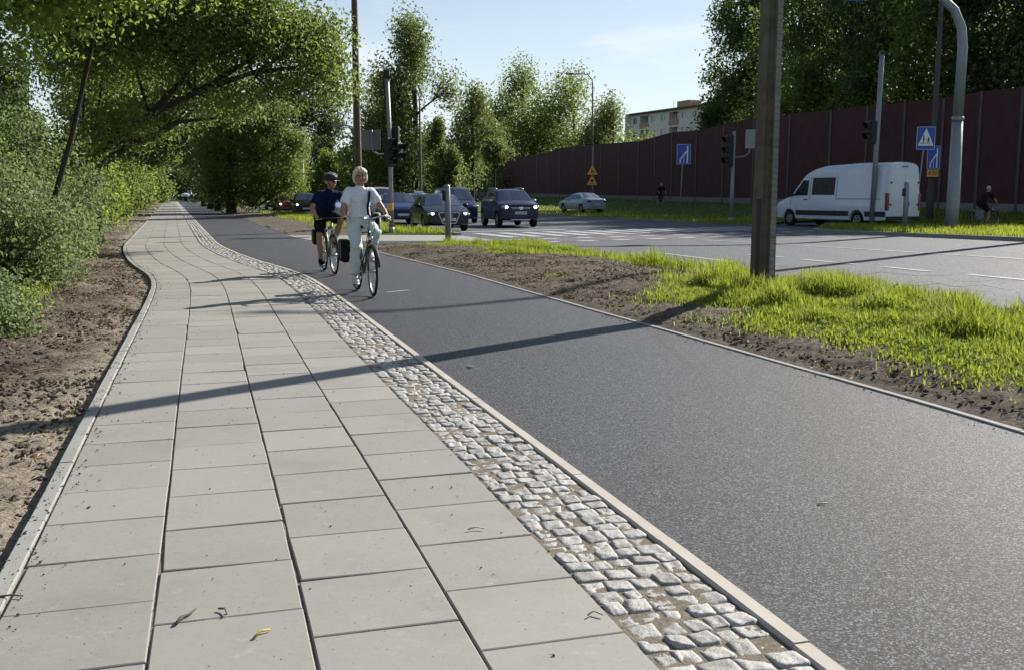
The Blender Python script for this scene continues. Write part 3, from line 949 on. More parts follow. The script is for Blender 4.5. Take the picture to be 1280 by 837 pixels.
    if rails:
        for sy in (-1, 1):
            b = MB(); zr = S.zt(-.4); yw = S.hw(-.4, zr - .06) - .08
            b.tube([(.30, sy * yw, zr - .01), (.15, sy * yw, zr + .07), (-1.25, sy * yw, zr + .065), (-1.42, sy * yw, zr - .02)], .028, 8); b.build('roof_rail', M['steel'], t)
    if taxi:
        b = MB(); b.box((-.1, 0, S.zt(-.1) + .10), (.16, .55, .13), bev=.03); b.build('roof_sign', M['white_paint'], t)
    return t


def hd(dx, dy): return math.atan2(dy, dx)

sed = lambda: Shell(4.55, 1.78, [(2.275, .52), (2.25, .66), (2.12, .74), (1.5, .90), (1.0, .97), (.22, 1.36), (-.15, 1.425), (-.7, 1.42), (-1.55, 1.07), (-2.1, 1.02), (-2.24, .92), (-2.275, .55)], .93, tumble=.42)
suv = lambda: Shell(4.32, 1.82, [(2.16, .84), (2.13, .95), (1.95, 1.02), (1.35, 1.10), (1.0, 1.14), (.35, 1.56), (0, 1.63), (-1.3, 1.62), (-1.75, 1.5), (-2.10, 1.05), (-2.16, .6)], 1.08, zb=.30, tumble=.36, endw=.86, plan=5, zbn=.36)
hat = lambda: Shell(4.25, 1.78, [(2.125, .56), (2.10, .70), (1.95, .80), (1.4, .95), (1.05, 1.0), (.3, 1.42), (-.1, 1.48), (-1.2, 1.45), (-1.75, 1.15), (-2.08, .95), (-2.125, .5)], .96, tumble=.40)
mpv = lambda: Shell(4.45, 1.82, [(2.225, .62), (2.2, .78), (2.05, .90), (1.55, 1.06), (1.25, 1.12), (.45, 1.66), (.05, 1.76), (-1.6, 1.74), (-2.05, 1.35), (-2.18, 1.0), (-2.225, .5)], 1.05, tumble=.30)
SW_SED = [[(.72, .97), (-.28, .97), (-.28, 1.33), (.18, 1.28)], [(-.36, .97), (-1.25, .99), (-.95, 1.27), (-.36, 1.33)]]
SW_SUV = [[(.72, 1.13), (-.25, 1.13), (-.25, 1.50), (.22, 1.46)], [(-.33, 1.13), (-1.1, 1.13), (-1.05, 1.50), (-.33, 1.51)], [(-1.18, 1.14), (-1.75, 1.18), (-1.50, 1.46), (-1.13, 1.50)]]
SW_HAT = [[(.72, 1.0), (-.22, 1.0), (-.22, 1.38), (.22, 1.33)], [(-.30, 1.0), (-1.3, 1.02), (-1.15, 1.34), (-.30, 1.39)]]
SW_MPV = [[(.85, 1.1), (-.2, 1.1), (-.2, 1.62), (.35, 1.55)], [(-.28, 1.1), (-1.2, 1.1), (-1.2, 1.62), (-.28, 1.64)]]
DH = hd(.255, -.967)
QG = 'cars queuing at the crossing'
make_car('parked_car', 'black saloon with a tall grille and lit headlights stopped behind the grey button post', 'car', sed(), M['paint_black'], (-2.98, 40.75, 0), DH, (1.36, -1.36), ws=(1.0, .24), rg=(-1.52, -.74), sides=SW_SED, lit=True, front='trapez', mirror_x=.70, head=(2.08, .66, .66, .17, .20, .075), tail=(-2.2, .66, .80, .1, .3, .14), plate_f=(.47, 'KR 4S06'), group=QG).name = 'saloon_car'
make_car('suv', 'dark blue off-roader with roof rails and lit headlights at the zebra crossing', 'car', suv(), M['paint_navy'], (-.16, 45.55, 0), DH, (1.34, -1.34), r=.34, ws=(1.0, .37), rg=(-2.08, -1.74), sides=SW_SUV, lit=True, front='bar', mirror_x=.72, rails=True, head=(2.03, .68, .87, .15, .19, .10), tail=(-2.1, .68, 1.0, .1, .2, .3), plate_f=(.63, 'K2 6534P'), group=QG)
make_car('crossover_car', 'dark crossover with a pale roof partly hidden between the black saloon and the off-roader', 'car', mpv(), M['paint_navy'], (-3.0, 51.7, 0), DH, (1.36, -1.34), ws=(1.22, .47), rg=(-2.03, -1.62), sides=SW_MPV, front='simple', mirror_x=.9, head=(2.08, .66, .84, .14, .2, .08), plate_f=(.48, ''), group=QG)
make_car('hatchback_car', 'deep blue hatchback half hidden behind the traffic light pole', 'car', hat(), M['paint_blue'], (-5.75, 50.3, 0), DH, (1.30, -1.28), ws=(1.02, .32), rg=(-1.72, -1.22), sides=SW_HAT, front='simple', mirror_x=.72, head=(1.98, .66, .72, .14, .2, .08), plate_f=(.46, ''), group=QG)
make_car('taxi', 'white car with a sign box on its roof seen over the black saloon', 'car', sed(), M['paint_pale'], (-5.6, 60.8, .05), DH, (1.36, -1.36), ws=(1.0, .24), rg=(-1.52, -.74), sides=SW_SED, front='simple', mirror_x=.70, head=(2.08, .66, .66, .17, .2, .075), taxi=True, group=QG)
make_car('people_carrier', 'tall beige people carrier behind the blue hatchback', 'car', mpv(), M['paint_beige'], (-8.0, 61.0, .08), DH, (1.36, -1.34), ws=(1.22, .47), rg=(-2.03, -1.62), sides=SW_MPV, front='simple', mirror_x=.9, head=(2.08, .66, .84, .14, .2, .08), group=QG)
make_car('saloon_car', 'pale blue saloon seen between the two cyclists', 'car', sed(), M['paint_pale'], (-9.6, 58.6, 0), DH, (1.36, -1.36), ws=(1.0, .24), rg=(-1.52, -.74), sides=SW_SED, front='simple', mirror_x=.70, head=(2.08, .66, .66, .17, .2, .075), plate_f=(.46, ''), group=QG)
make_car('hatchback_car', 'black hatchback directly left of the helmeted cyclist', 'car', hat(), M['paint_black'], (-14.9, 72.5, 0), DH, (1.30, -1.28), ws=(1.02, .32), rg=(-1.72, -1.22), sides=SW_HAT, lit=True, front='simple', mirror_x=.72, head=(1.98, .66, .72, .14, .2, .08), plate_f=(.46, ''), group=QG)
make_car('hatchback_car', 'reddish brown hatchback with a bright headlight right of the dark wooden pole', 'car', hat(), M['paint_red'], (-17.2, 77.5, 0), DH, (1.30, -1.28), ws=(1.02, .32), rg=(-1.72, -1.22), sides=SW_HAT, lit=True, front='simple', mirror_x=.72, head=(1.98, .66, .72, .14, .2, .08), group=QG)
make_car('suv', 'dark car farthest left in the queue, behind the dark wooden pole', 'car', suv(), M['paint_black'], (-21.6, 92.0, 0), DH, (1.34, -1.34), r=.34, ws=(1.0, .37), rg=(-2.08, -1.74), sides=SW_SUV, lit=True, front='simple', mirror_x=.72, head=(2.03, .68, .87, .15, .19, .10), group=QG)
make_car('saloon_car', 'silver saloon seen from behind on the grass-lined side road', 'car', sed(), M['paint_silver'], (5.25, 75.8, .10), hd(-.44, .90), (1.36, -1.36), ws=(1.0, .24), rg=(-1.52, -.74), sides=SW_SED, front='simple', mirror_x=.70, head=(2.08, .66, .66, .17, .2, .075), tail=(-2.2, .66, .84, .14, .28, .16), plate_r=(.62, ''))
for i, (px, lb, mt) in enumerate(((238, 'white car parked at the far end of the cycle path', M['white_paint']), (248, 'pale blue car at the far end of the path, right of a white one', M['paint_pale']))):
    p = far(px, 214 + i * 8, .75)
    make_car('hatchback_car', lb, 'car', hat(), mt, p, hd(-.3 - .5 * i, -.95), (1.30, -1.28), ws=(1.02, .32), rg=(-1.72, -1.22), sides=SW_HAT, front='simple', head=(1.98, .66, .72, .14, .2, .08), group='cars parked at the end of the path')

# ------------------------------------------------------------------ white van
VS = Shell(6.94, 2.0, [(3.47, .80), (3.44, .98), (3.30, 1.10), (2.75, 1.28), (2.45, 1.36), (1.62, 2.26), (1.40, 2.40), (1.0, 2.55), (.4, 2.66), (-1.5, 2.72), (-3.30, 2.70), (-3.43, 2.62), (-3.47, 2.3)], 1.28, zb=.30, tumble=.085, crown=.05, endw=.90, plan=14, edge=.14, ns=90, zbn=.34)
va = hd(-.41, .912)
van = thing('delivery_van', 'white high-roofed panel van with a dark side window turning away by the noise wall', 'van', (14.72, 44.75, 0), va)
c = MB()
for x in (2.46, -1.86):
    for sy in (-1, 1): c.tube([(x, sy * 1.25, .36), (x, sy * .66, .36)], .42, 28)
me = boolean_cut(VS.body(), c); me.materials.clear(); me.materials.append(M['white_paint'])
for p in me.polygons: p.use_smooth = True
try: me.set_sharp_from_angle(angle=R(35))
except Exception: pass
link('body', me, van)
for x in (2.46, -1.86):
    for sy in (-1, 1): wheel(van, x, sy * .86, .35, .23, .58)
b = MB(); VS.topp(b, 2.42, 1.64, .94, .92); b.build('windscreen', M['glass_car'], van)
for sy in (-1, 1):
    b = MB(); VS.side(b, [(2.25, 1.38), (1.28, 1.38), (1.28, 2.06), (1.66, 2.06)], sy, .008); b.build('door_window', M['glass_car'], van)
    b = MB(); VS.side(b, [(1.02, 1.40), (-.42, 1.40), (-.42, 2.16), (1.02, 2.16)], sy, .008); b.build('side_window', M['window_dark'], van)
    for q in ([(2.0, .50), (-1.40, .50), (-1.40, .72), (2.0, .72)], [(-2.33, .50), (-3.42, .50), (-3.42, .72), (-2.33, .72)]):
        b = MB(); VS.side(b, q, sy, .014); b.build('side_cladding', M['plastic'], van)
    # door gaps and rail
    for xx in (1.14, -.55, 2.36):
        b = MB(); VS.side(b, [(xx + .010, .74), (xx - .010, .74), (xx - .010, 2.2 if xx < 2 else 1.35), (xx + .010, 2.2 if xx < 2 else 1.35)], sy, .004, 4); b.build('door_seam', M['plastic'], van)
    b = MB(); VS.side(b, [(-.6, 1.22), (-3.2, 1.22), (-3.2, 1.245), (-.6, 1.245)], sy, .005, 4)
    b.build('sliding_rail', M['plastic'], van)
    b = MB(); b.box((1.36, sy * (VS.hw(1.3, 1.15) + .02), 1.20), (.22, .04, .045), bev=.01); b.build('door_handle', M['plastic'], van)
    b = MB(); b.box((2.18, sy * 1.12, 1.50), (.12, .20, .36), bev=.03); b.tube([(2.2, sy * .9, 1.38), (2.18, sy * 1.08, 1.45)], .03, 6); b.build('door_mirror', M['plastic'], van)
    b = MB(); b.box((-3.43, sy * .865, 1.12), (.14, .13, .72), bev=.03); b.build('tail_light', M['red_lens'], van)
    b = MB(); b.ell((3.28, sy * .76, .92), (.16, .18, .17)); b.build('headlight', M['lamp_glass'], van)
RW = T(-3.47, 0, 0) @ Matrix(((0, 0, -1, 0), (-1, 0, 0, 0), (0, 1, 0, 0), (0, 0, 0, 1)))
for sy in (-1, 1):
    b = MB(); b.box((sy * .385, 1.42, .004), (.755, 1.76, .03), RW, bev=.012); o = b.build('rear_door', M['white_paint'], van)
    b = MB(); b.box((sy * .73, 1.0, .03), (.06, .08, .03), RW); b.build('hinge', M['plastic'], o); b = MB(); b.box((sy * .73, 1.9, .03), (.06, .08, .03), RW); b.build('hinge', M['plastic'], o)
b = MB(); b.box((.18, 1.02, .03), (.22, .16, .03), RW, bev=.01); b.build('rear_handle', M['plastic'], van)
b = MB(); b.box((-.38, .74, .03), (.52, .115, .015), RW); b.build('number_plate', M['plate'], van)
b = MB(); b.box((0, .44, .03), (1.82, .16, .14), RW, bev=.03); b.build('rear_bumper', M['plastic'], van)
b = MB(); b.box((0, 2.56, .02), (.32, .05, .03), RW, bev=.01); b.build('brake_light', M['red_lens'], van)
b = MB(); b.prism([(-.8, .62), (.8, .62), (.7, .42), (-.7, .42)], .012, T(3.47, 0, 0) @ Matrix(((0, 0, 1, 0), (1, 0, 0, 0), (0, 1, 0, 0), (0, 0, 0, 1)))); b.build('front_bumper', M['plastic'], van)
# ------------------------------------------------------------------ bicycles and riders (x forward, y left, z up)
M['frame_white'] = pmat('frame_white', (.55, .56, .57), .3, var=.06, coat=.6)
M['frame_dark'] = pmat('frame_dark', (.022, .026, .022), .35, var=.1, coat=.6)
M['frame_green'] = pmat('frame_green', (.07, .085, .045), .35, var=.1, coat=.6)
M['brown_leather'] = pmat('brown_leather', (.02, .018, .016), .6, var=.2)
M['lip'] = pmat('lip', (.22, .075, .065), .45)
M['eye'] = pmat('eye', (.03, .025, .02), .2)
M['helmet_grey'] = pmat('helmet_grey', (.30, .32, .34), .35, var=.1, coat=.4)
M['hair_grey'] = pmat('hair_grey', (.42, .38, .33), .6, var=.2, scale=60, bmp=.6, bscale=120)
M['hair_dark'] = pmat('hair_dark', (.05, .04, .03), .6, var=.2, scale=60, bmp=.6, bscale=120)
M['grey_cloth'] = pmat('grey_cloth', (.17, .17, .18), .9, var=.2, bmp=.4, bscale=20)

WB, WR = 1.06, .35
def bicycle(label, loc, rz, fmat, step=False, bars='swept', steer=0.0, pedal=0.0, guard=True, basket=False, lod=1, group='bicycles being ridden'):
    t = thing('bicycle', label, 'bicycle', loc, rz, group)
    for i, x in enumerate((WB / 2, -WB / 2)):
        w = MB(); w.ring(WR - .02, [(-.012, -.012), (.004, -.019), (.016, -.012), (.02, 0), (.016, .012), (.004, .019), (-.012, .012)], 40)
        o = w.build('wheel', M['rubber'], t); o.location = (x, 0, WR)
        if i == 0: o.rotation_euler = (0, 0, steer)
        q = MB(); q.ring(WR - .04, [(.008, -.013), (-.012, -.009), (-.012, .009), (.008, .013)], 40); q.build('rim', M['steel'], o)
        q = MB()
        for k in range(24):
            a = 2 * PI * k / 24; b = a + (.5 if k % 2 else -.5); ys = .03 * (1 if k % 4 < 2 else -1)
            q.tube([(.02 * math.cos(b), ys, .02 * math.sin(b)), ((WR - .045) * math.cos(a), 0, (WR - .045) * math.sin(a))], .0016, 3, cap=False)
        q.build('spokes', M['steel'], o)
        q = MB(); q.tube([(0, -.055, 0), (0, .055, 0)], [.018, .018], 10); q.build('hub', M['steel'], o)
    bb = Vector((-.06, 0, .29)); rear = Vector((-WB / 2, 0, WR)); st = Vector((-.235, 0, .80)); ht = Vector((.335, 0, .90)); hb = Vector((.375, 0, .72))
    f = MB()
    f.tube([bb, st], .016, 8); f.tube([hb, ht], .02, 8)
    if step:
        f.tube([hb + Vector((-.01, 0, .02)), Vector((.12, 0, .46)), Vector((-.02, 0, .31)), bb], .022, 8)
        f.tube([hb + Vector((-.01, 0, .08)), Vector((.10, 0, .58)), Vector((-.12, 0, .46))], .016, 8)
    else:
        f.tube([hb, bb], .021, 8); f.tube([ht - Vector((0, 0, .04)), st - Vector((-.01, 0, .06))], .018, 8)
    for sy in (-1, 1):
        f.tube([bb + Vector((0, sy * .03, 0)), rear + Vector((0, sy * .06, 0))], .010, 6)
        f.tube([st + Vector((0, sy * .02, -.05)), rear + Vector((0, sy * .06, 0))], .009, 6)
    f.build('frame', fmat, t)
    f = MB(); ax = Vector((WB / 2, 0, WR)); cr = Vector((.40, 0, .70))
    f.tube([hb, cr], .018, 8)
    for sy in (-1, 1): f.tube([cr + Vector((0, sy * .02, .01)), cr + Vector((.03, sy * .055, -.05)), ax + Vector((0, sy * .055, 0))], .012, 6)
    f.build('fork', fmat, t)
    f = MB(); f.tube([st, st + Vector((-.03, 0, .11))], .013, 8); f.build('seat_post', M['steel'], t)
    f = MB(); f.ell((-.30, 0, .935), (.10, .085, .035)); f.ell((-.19, 0, .94), (.12, .035, .028)); remeshed(f, 'saddle', M['brown_leather'], t, .008)
    hz = 1.06 if bars == 'swept' else .99
    f = MB(); f.tube([ht, Vector((.32, 0, hz - .02)), Vector((.36, 0, hz))], .014, 8)
    if bars == 'swept':
        for sy in (-1, 1):
            f.tube([(.36, 0, hz), (.40, sy * .10, hz + .03), (.38, sy * .22, hz + .05), (.30, sy * .29, hz + .03), (.16, sy * .32, hz)], .012, 8)
    else:
        f.tube([(.37, -.31, hz), (.38, 0, hz), (.37, .31, hz)], .013, 8)
    b = f.build('handlebar', M['chrome'] if bars == 'swept' else M['black'], t)
    for sy in (-1, 1):
        f = MB()
        if bars == 'swept': f.tube([(.27, sy * .30, hz + .022), (.14, sy * .322, hz - .002)], .018, 8)
        else: f.tube([(.37, sy * .20, hz), (.37, sy * .32, hz)], .019, 8)
        f.build('grip', M['rubber'], b)
        f = MB(); f.tube([(.33, sy * .24, hz + .03), (.30, sy * .33, hz - .02)] if bars == 'swept' else [(.40, sy * .17, hz - .01), (.43, sy * .28, hz - .03)], .007, 6); f.build('brake_lever', M['steel'], b)
    # cranks
    c, s_ = math.cos(pedal), math.sin(pedal)
    f = MB(); f.ring(0, [(.075, -.045), (.095, -.045), (.095, -.04), (.075, -.04)], 24, T(*bb))
    for k, sy in ((1, -1), (-1, 1)):
        e = bb + Vector((k * .17 * c, sy * .075, k * .17 * s_)); f.tube([bb + Vector((0, sy * .06, 0)), e], .012, 6)
    f.build('crank', M['steel'], t)
    for k, sy in ((1, -1), (-1, 1)):
        e = bb + Vector((k * .17 * c, sy * .12, k * .17 * s_)); f = MB(); f.box(e, (.09, .09, .022), bev=.005); f.build('pedal', M['black'], t)
    if guard:
        for x in (WB / 2, -WB / 2):
            f = MB(); a0, a1 = (.2, 2.6) if x > 0 else (.5, 3.0)
            V = [];
            for k in range(15):
                a = a0 + (a1 - a0) * k / 14
                for yy, rr in ((-.025, .372), (0, .382), (.025, .372)): V.append((x + rr * math.cos(a), yy, WR + rr * math.sin(a)))
            f.add(V, [tuple(q) for q in gridfaces(15, 3).tolist()], 0, None, True); f.build('mudguard', M['black'], t)
        f = MB()
        for sy in (-1, 1):
            f.tube([(-.30, sy * .05, .76), (-.80, sy * .06, .76)], .006, 6); f.tube([rear + Vector((0, sy * .06, 0)), (-.62, sy * .06, .76)], .006, 6)
        for xx in (-.38, -.52, -.66, -.79): f.tube([(xx, -.06, .76), (xx, .06, .76)], .005, 6)
        f.build('luggage_rack', M['steel'], t)
    f = MB(); f.ell((.445, 0, .80), (.04, .035, .035)); f.build('headlight', M['chrome'], t)
    if bars == 'swept':
        f = MB(); f.tube([(.41, .05, 1.05), (.44, .06, .92), (.40, .02, .80)], .006, 5); f.tube([(.41, -.05, 1.05), (.43, -.03, .9), (.40, -.06, .72)], .006, 5); f.build('brake_cable', M['black'], t)
    return t


def ik(hip, foot, l1, l2, bend):
    hip = Vector(hip); foot = Vector(foot); d = foot - hip; L = min(d.length, (l1 + l2) * .995); d.normalize()
    a = (l1 * l1 - l2 * l2 + L * L) / (2 * L); h = math.sqrt(max(0, l1 * l1 - a * a))
    b = Vector(bend); b = (b - d * b.dot(d)).normalized()
    return hip + d * a + b * h

def chain(mb, pts, rads, n=12):
    mb.tube(pts, rads, n)
    for p, r in zip(pts, rads): mb.ell(p, r * .995, nu=12, nv=8)

def hand(mb, wrist, grip, out, s=1.0):
    """palm + four fingers curled round a bar at grip + thumb; out = bar direction"""
    wrist = Vector(wrist); g = Vector(grip); out = Vector(out).normalized()
    f = (g - wrist).normalized(); up = out.cross(f).normalized()
    if up.z < 0: up = -up
    pc = (wrist + g) / 2 + up * .006
    rot = Matrix((f, out, f.cross(out))).transposed()
    mb.ell(pc, (.05 * s, .038 * s, .017 * s), rot=rot)
    for k, (o, l) in enumerate(((-.030, .9), (-.010, 1.05), (.010, 1.0), (.030, .8))):
        b = g + out * o - f * .005 + up * .012
        p = [b - f * .02, b + f * .028 * l, b + f * .046 * l - up * .020 * l, b + f * .030 * l - up * .044 * l, b + f * .006 - up * .050 * l]
        mb.tube(p, [.0098, .0095, .009, .0085, .007], 8)
    th = pc - out * .034 if out.y > 0 else pc - out * .034
    mb.tube([wrist + f * .025 - out * .02, wrist + f * .05 - out * .042 - up * .004, g - out * .045 - up * .016 + f * .005, g - out * .038 - up * .034 + f * .02], [.013, .012, .0105, .008], 8)

def rider(label, loc, rz, J, look=0.0, lookz=0.0, sex='f', clothes=None, voxel=.0075, hairmat=None, helmet=False, group='cyclists', face=True, pitch=0.0):
    """J: joint dict in bike space"""
    t = thing('person', label, 'person', loc, rz, group)
    V3 = Vector
    pel = V3(J['pelvis']); chest = V3(J['chest']); neck = V3(J['neck']); head = V3(J['head'])
    sw = J['sw']; hwid = J['hw']; lean = (chest - pel).normalized()
    b = MB()
    # trunk
    def torso(mb, e=0.0, lo=0.0, hi=1.0, waist=.105):
        secs = [(0, .098, .155 if sex == 'f' else .150), (.22, .098, .145), (.45, .092, .128 if sex == 'f' else .142), (.7, .108, .150 if sex == 'f' else .165), (.9, .108, .165 if sex == 'f' else .185), (1.0, .075, .13)]
        ax = V3((lean.z, 0, -lean.x)); Vv = []; n = 16; ks = [s for s in secs if lo <= s[0] <= hi]
        bow = J.get('bow', .02)
        for (k, dx, dy) in ks:
            c = pel + (chest - pel) * k - ax * bow * math.sin(PI * k)
            for i in range(n):
                a = 2 * PI * i / n
                Vv.append(c + ax * (dx + e) * math.cos(a) + V3((0, 1, 0)) * (dy + e) * math.sin(a))
        q = len(ks); Ff = [(i * n + k, i * n + (k + 1) % n, (i + 1) * n + (k + 1) % n, (i + 1) * n + k) for i in range(q - 1) for k in range(n)]
        Ff += [tuple(range(n - 1, -1, -1)), tuple((q - 1) * n + k for k in range(n))]
        mb.add(Vv, Ff)
    torso(b)
    chain(b, [chest - lean * .02, neck, head - V3((0.0, 0, .05))], [.07, .054, .056])
    Hm = Matrix.Rotation(look, 3, 'Z') @ Matrix.Rotation(lookz, 3, 'Y')
    hp = lambda x, y, z: head + Hm @ V3((x, y, z))
    hr = .96
    b.ell(head + Hm @ V3((-.012, 0, .025)), (.097 * hr, .077 * hr, .105 * hr), rot=Hm); b.ell(hp(.022, 0, -.045), (.062, .056, .072), rot=Hm)
    b.ell(hp(.045, 0, -.085), (.03, .032, .028), rot=Hm)
    b.tube([hp(.082, 0, .02), hp(.100, 0, -.012), hp(.108, 0, -.026), hp(.085, 0, -.034)], [.009, .012, .014, .010], 8)
    for sy in (-1, 1):
        b.ell(hp(-.008, sy * .078, -.005), (.02, .010, .032), rot=Hm)
        b.ell(hp(.07, sy * .03, .028), (.018, .028, .010), rot=Hm)
        b.ell(hp(.056, sy * .042, -.025), (.024, .02, .022), rot=Hm)
    hips = {}; limbs = {}
    for sd, sy in (('L', 1), ('R', -1)):
        sh = chest + V3((0, sy * sw, J.get('shz', -.035))); hnd = V3(J['hand' + sd]); out = V3(J.get('bar', (0, 1, 0))); out = V3((out.x, out.y * sy, out.z))
        wr = hnd - (hnd - V3(J['elbow' + sd])).normalized() * .075
        el = V3(J['elbow' + sd])
        chain(b, [chest + V3((0, sy * .06, -.04)), sh, (sh + el) / 2, el, (el * .6 + wr * .4), wr], [.06, .056, .046, .038, .040, .026] if sex == 'f' else [.065, .064, .052, .043, .046, .03])
        hand(b, wr, hnd, out * sy)
        hip = pel + V3((.0, sy * hwid, .0)); ank = V3(J['ank' + sd]); kn = ik(hip, ank, J['l1'], J['l2'], (1, sy * J.get('splay', .12), .2))
        chain(b, [hip, hip * .5 + kn * .5, kn, kn * .62 + ank * .38, kn * .25 + ank * .75, ank], [.092, .074, .055, .056, .042, .036] if sex == 'f' else [.092, .078, .058, .060, .044, .038])
        toe = ank + V3((.155, sy * .01, -.055)); b.ell(ank + V3((.05, 0, -.045)), (.115, .04, .036), rot=Matrix.Rotation(.12, 3, 'Y')); b.ell(ank + V3((-.02, 0, -.04)), (.045, .036, .04))
        hips[sd] = (hip, kn, ank); limbs[sd] = (sh, el, wr)
    body = remeshed(b, 'body', M['skin'], t, voxel, 3, .4)
    cl = clothes
    # shirt
    s = MB(); torso(s, .016, cl.get('shirt_lo', 0.0), 1.0)
    chain(s, [chest - lean * .01, neck - V3((0, 0, .035))], [.085, .068])
    for sd, sy in (('L', 1), ('R', -1)):
        sh, el, wr = limbs[sd]; k = cl.get('sleeve', .75)
        chain(s, [chest + V3((0, sy * .06, -.03)), sh], [.078, .072]); s.tube([sh, sh * (1 - k) + el * k], [.069, .064], 12)
    o = remeshed(s, 'shirt', cl['shirt'], t, .009, 3, .4)
    wr_ = o.data; co = np.empty(len(wr_.vertices) * 3, np.float32); wr_.vertices.foreach_get('co', co); co = co.reshape(-1, 3)
    n_ = np.empty_like(co).ravel(); wr_.vertices.foreach_get('normal', n_); n_ = n_.reshape(-1, 3)
    co = co + n_ * (.003 + np.maximum(-.007, .026 * fbm(co[:, 1] * 9 + co[:, 0] * 5, co[:, 2] * 7 + co[:, 0] * 3, 3, 1.3)))[:, None]; wr_.vertices.foreach_set('co', co.ravel()); wr_.update()
    # trousers / shorts
    s = MB(); torso(s, .020, 0, .23); s.ell(pel + V3((0, 0, -.03)), (.115, hwid + .085, .09))
    for sd, sy in (('L', 1), ('R', -1)):
        hip, kn, ank = hips[sd]; ln = cl['leg']
        if ln >= 1: P = [hip, hip * .5 + kn * .5, kn, kn * .6 + ank * .4, kn * .12 + ank * .88]; r_ = [.108, .092, .074, .074, .060]
        else: P = [hip, hip * .5 + kn * .5, hip * (1 - ln) + kn * ln]; r_ = [.112, .100, .088]
        s.tube(P, r_, 12)
        for p, r in zip(P[:-1], r_[:-1]): s.ell(p, r, nu=12, nv=8)
    o = remeshed(s, 'trousers' if cl['leg'] >= 1 else 'shorts', cl['trouser'], t, .010, 3, .4)
    me = o.data; co = np.empty(len(me.vertices) * 3, np.float32); me.vertices.foreach_get('co', co); co = co.reshape(-1, 3)
    n_ = np.empty_like(co).ravel(); me.vertices.foreach_get('normal', n_); n_ = n_.reshape(-1, 3)
    co = co + n_ * (.003 + np.maximum(-.009, .028 * fbm(co[:, 1] * 8 + co[:, 0] * 6, co[:, 2] * 9, 3, 1.3)))[:, None]; me.vertices.foreach_set('co', co.ravel()); me.update()
    for sd, sy in (('L', 1), ('R', -1)):
        hip, kn, ank = hips[sd]; s = MB()
        s.ell(ank + V3((.055, 0, -.05)), (.135, .050, .042), rot=Matrix.Rotation(.12, 3, 'Y')); s.ell(ank + V3((-.025, 0, -.035)), (.058, .047, .055)); s.tube([ank + V3((-.005, 0, -.03)), ank + V3((-.01, 0, .03))], [.05, .046], 10)
        sh_ = remeshed(s, 'shoe', cl['shoe'], t, .009, 2)
        s = MB(); s.ell(ank + V3((.05, 0, -.085)), (.142, .053, .016), rot=Matrix.Rotation(.12, 3, 'Y')); s.build('sole', cl.get('sole', M['shoe_white']), sh_)
    if hairmat:
        s = MB()
        if sex == 'f':
            s.ell(hp(-.03, 0, .045), (.100, .092, .096), rot=Hm); s.ell(hp(-.055, 0, -.02), (.075, .092, .095), rot=Hm)
            for sy in (-1, 1): s.ell(hp(-.012, sy * .080, -.012), (.055, .026, .082), rot=Hm); s.ell(hp(.030, sy * .058, .062), (.05, .042, .036), rot=Hm)
            s.ell(hp(.045, .01, .085), (.046, .06, .03), rot=Hm)
        else:
            s.ell(hp(-.030, 0, .03), (.092, .083, .09), rot=Hm)
        o = remeshed(s, 'hair', hairmat, t, .007, 2)
        me = o.data; co = np.empty(len(me.vertices) * 3, np.float32); me.vertices.foreach_get('co', co); co = co.reshape(-1, 3); n_ = np.empty_like(co).ravel(); me.vertices.foreach_get('normal', n_); n_ = n_.reshape(-1, 3)
        co = co + n_ * (.018 * fbm(co[:, 1] * 45, co[:, 2] * 10 + co[:, 0] * 30, 3, 1.0))[:, None]; me.vertices.foreach_set('co', co.ravel()); me.update()
    if face:
        for sy in (-1, 1):
            s = MB(); s.ell(hp(.079, sy * .031, .012), (.011, .017, .0095), rot=Hm); s.build('eye', M['eye'], t)
        s = MB(); s.ell(hp(.084, 0, -.058), (.012, .024, .008), rot=Hm); s.build('mouth', M['lip'], t)
    if helmet:
        s = MB(); s.ell(hp(-.015, 0, .075), (.138, .108, .085), rot=Hm); s.ell(hp(-.05, 0, .06), (.11, .10, .08), rot=Hm)
        h_ = remeshed(s, 'helmet', M['black'], t, .008, 2)
        s = MB()
        for yy in (-.055, 0, .055):
            s.tube([hp(.105, yy * .9, .115), hp(.05, yy, .150 - abs(yy) * .25), hp(-.03, yy, .163 - abs(yy) * .25), hp(-.10, yy, .140 - abs(yy) * .2)], [.012, .017, .017, .012], 8)
        s.build('helmet_rib', M['helmet_grey'], h_)
        s = MB()
        for sy in (-1, 1): s.tube([hp(-.005, sy * .088, .03), hp(.01, sy * .078, -.05), hp(.03, sy * .02, -.118)], .006, 6)
        s.build('chin_strap', M['black'], h_)
        s = MB(); s.ell(hp(.085, 0, .012), (.02, .07, .02), rot=Hm); s.build('glasses', M['black'], t)
    return t, hips, limbs

def wheel_pose(rear_px, front_px):
    a = at(*rear_px); b = at(*front_px); d = (b - a); c = (a + b) / 2
    return Vector((c.x, c.y, .004)), math.atan2(d.y, d.x)

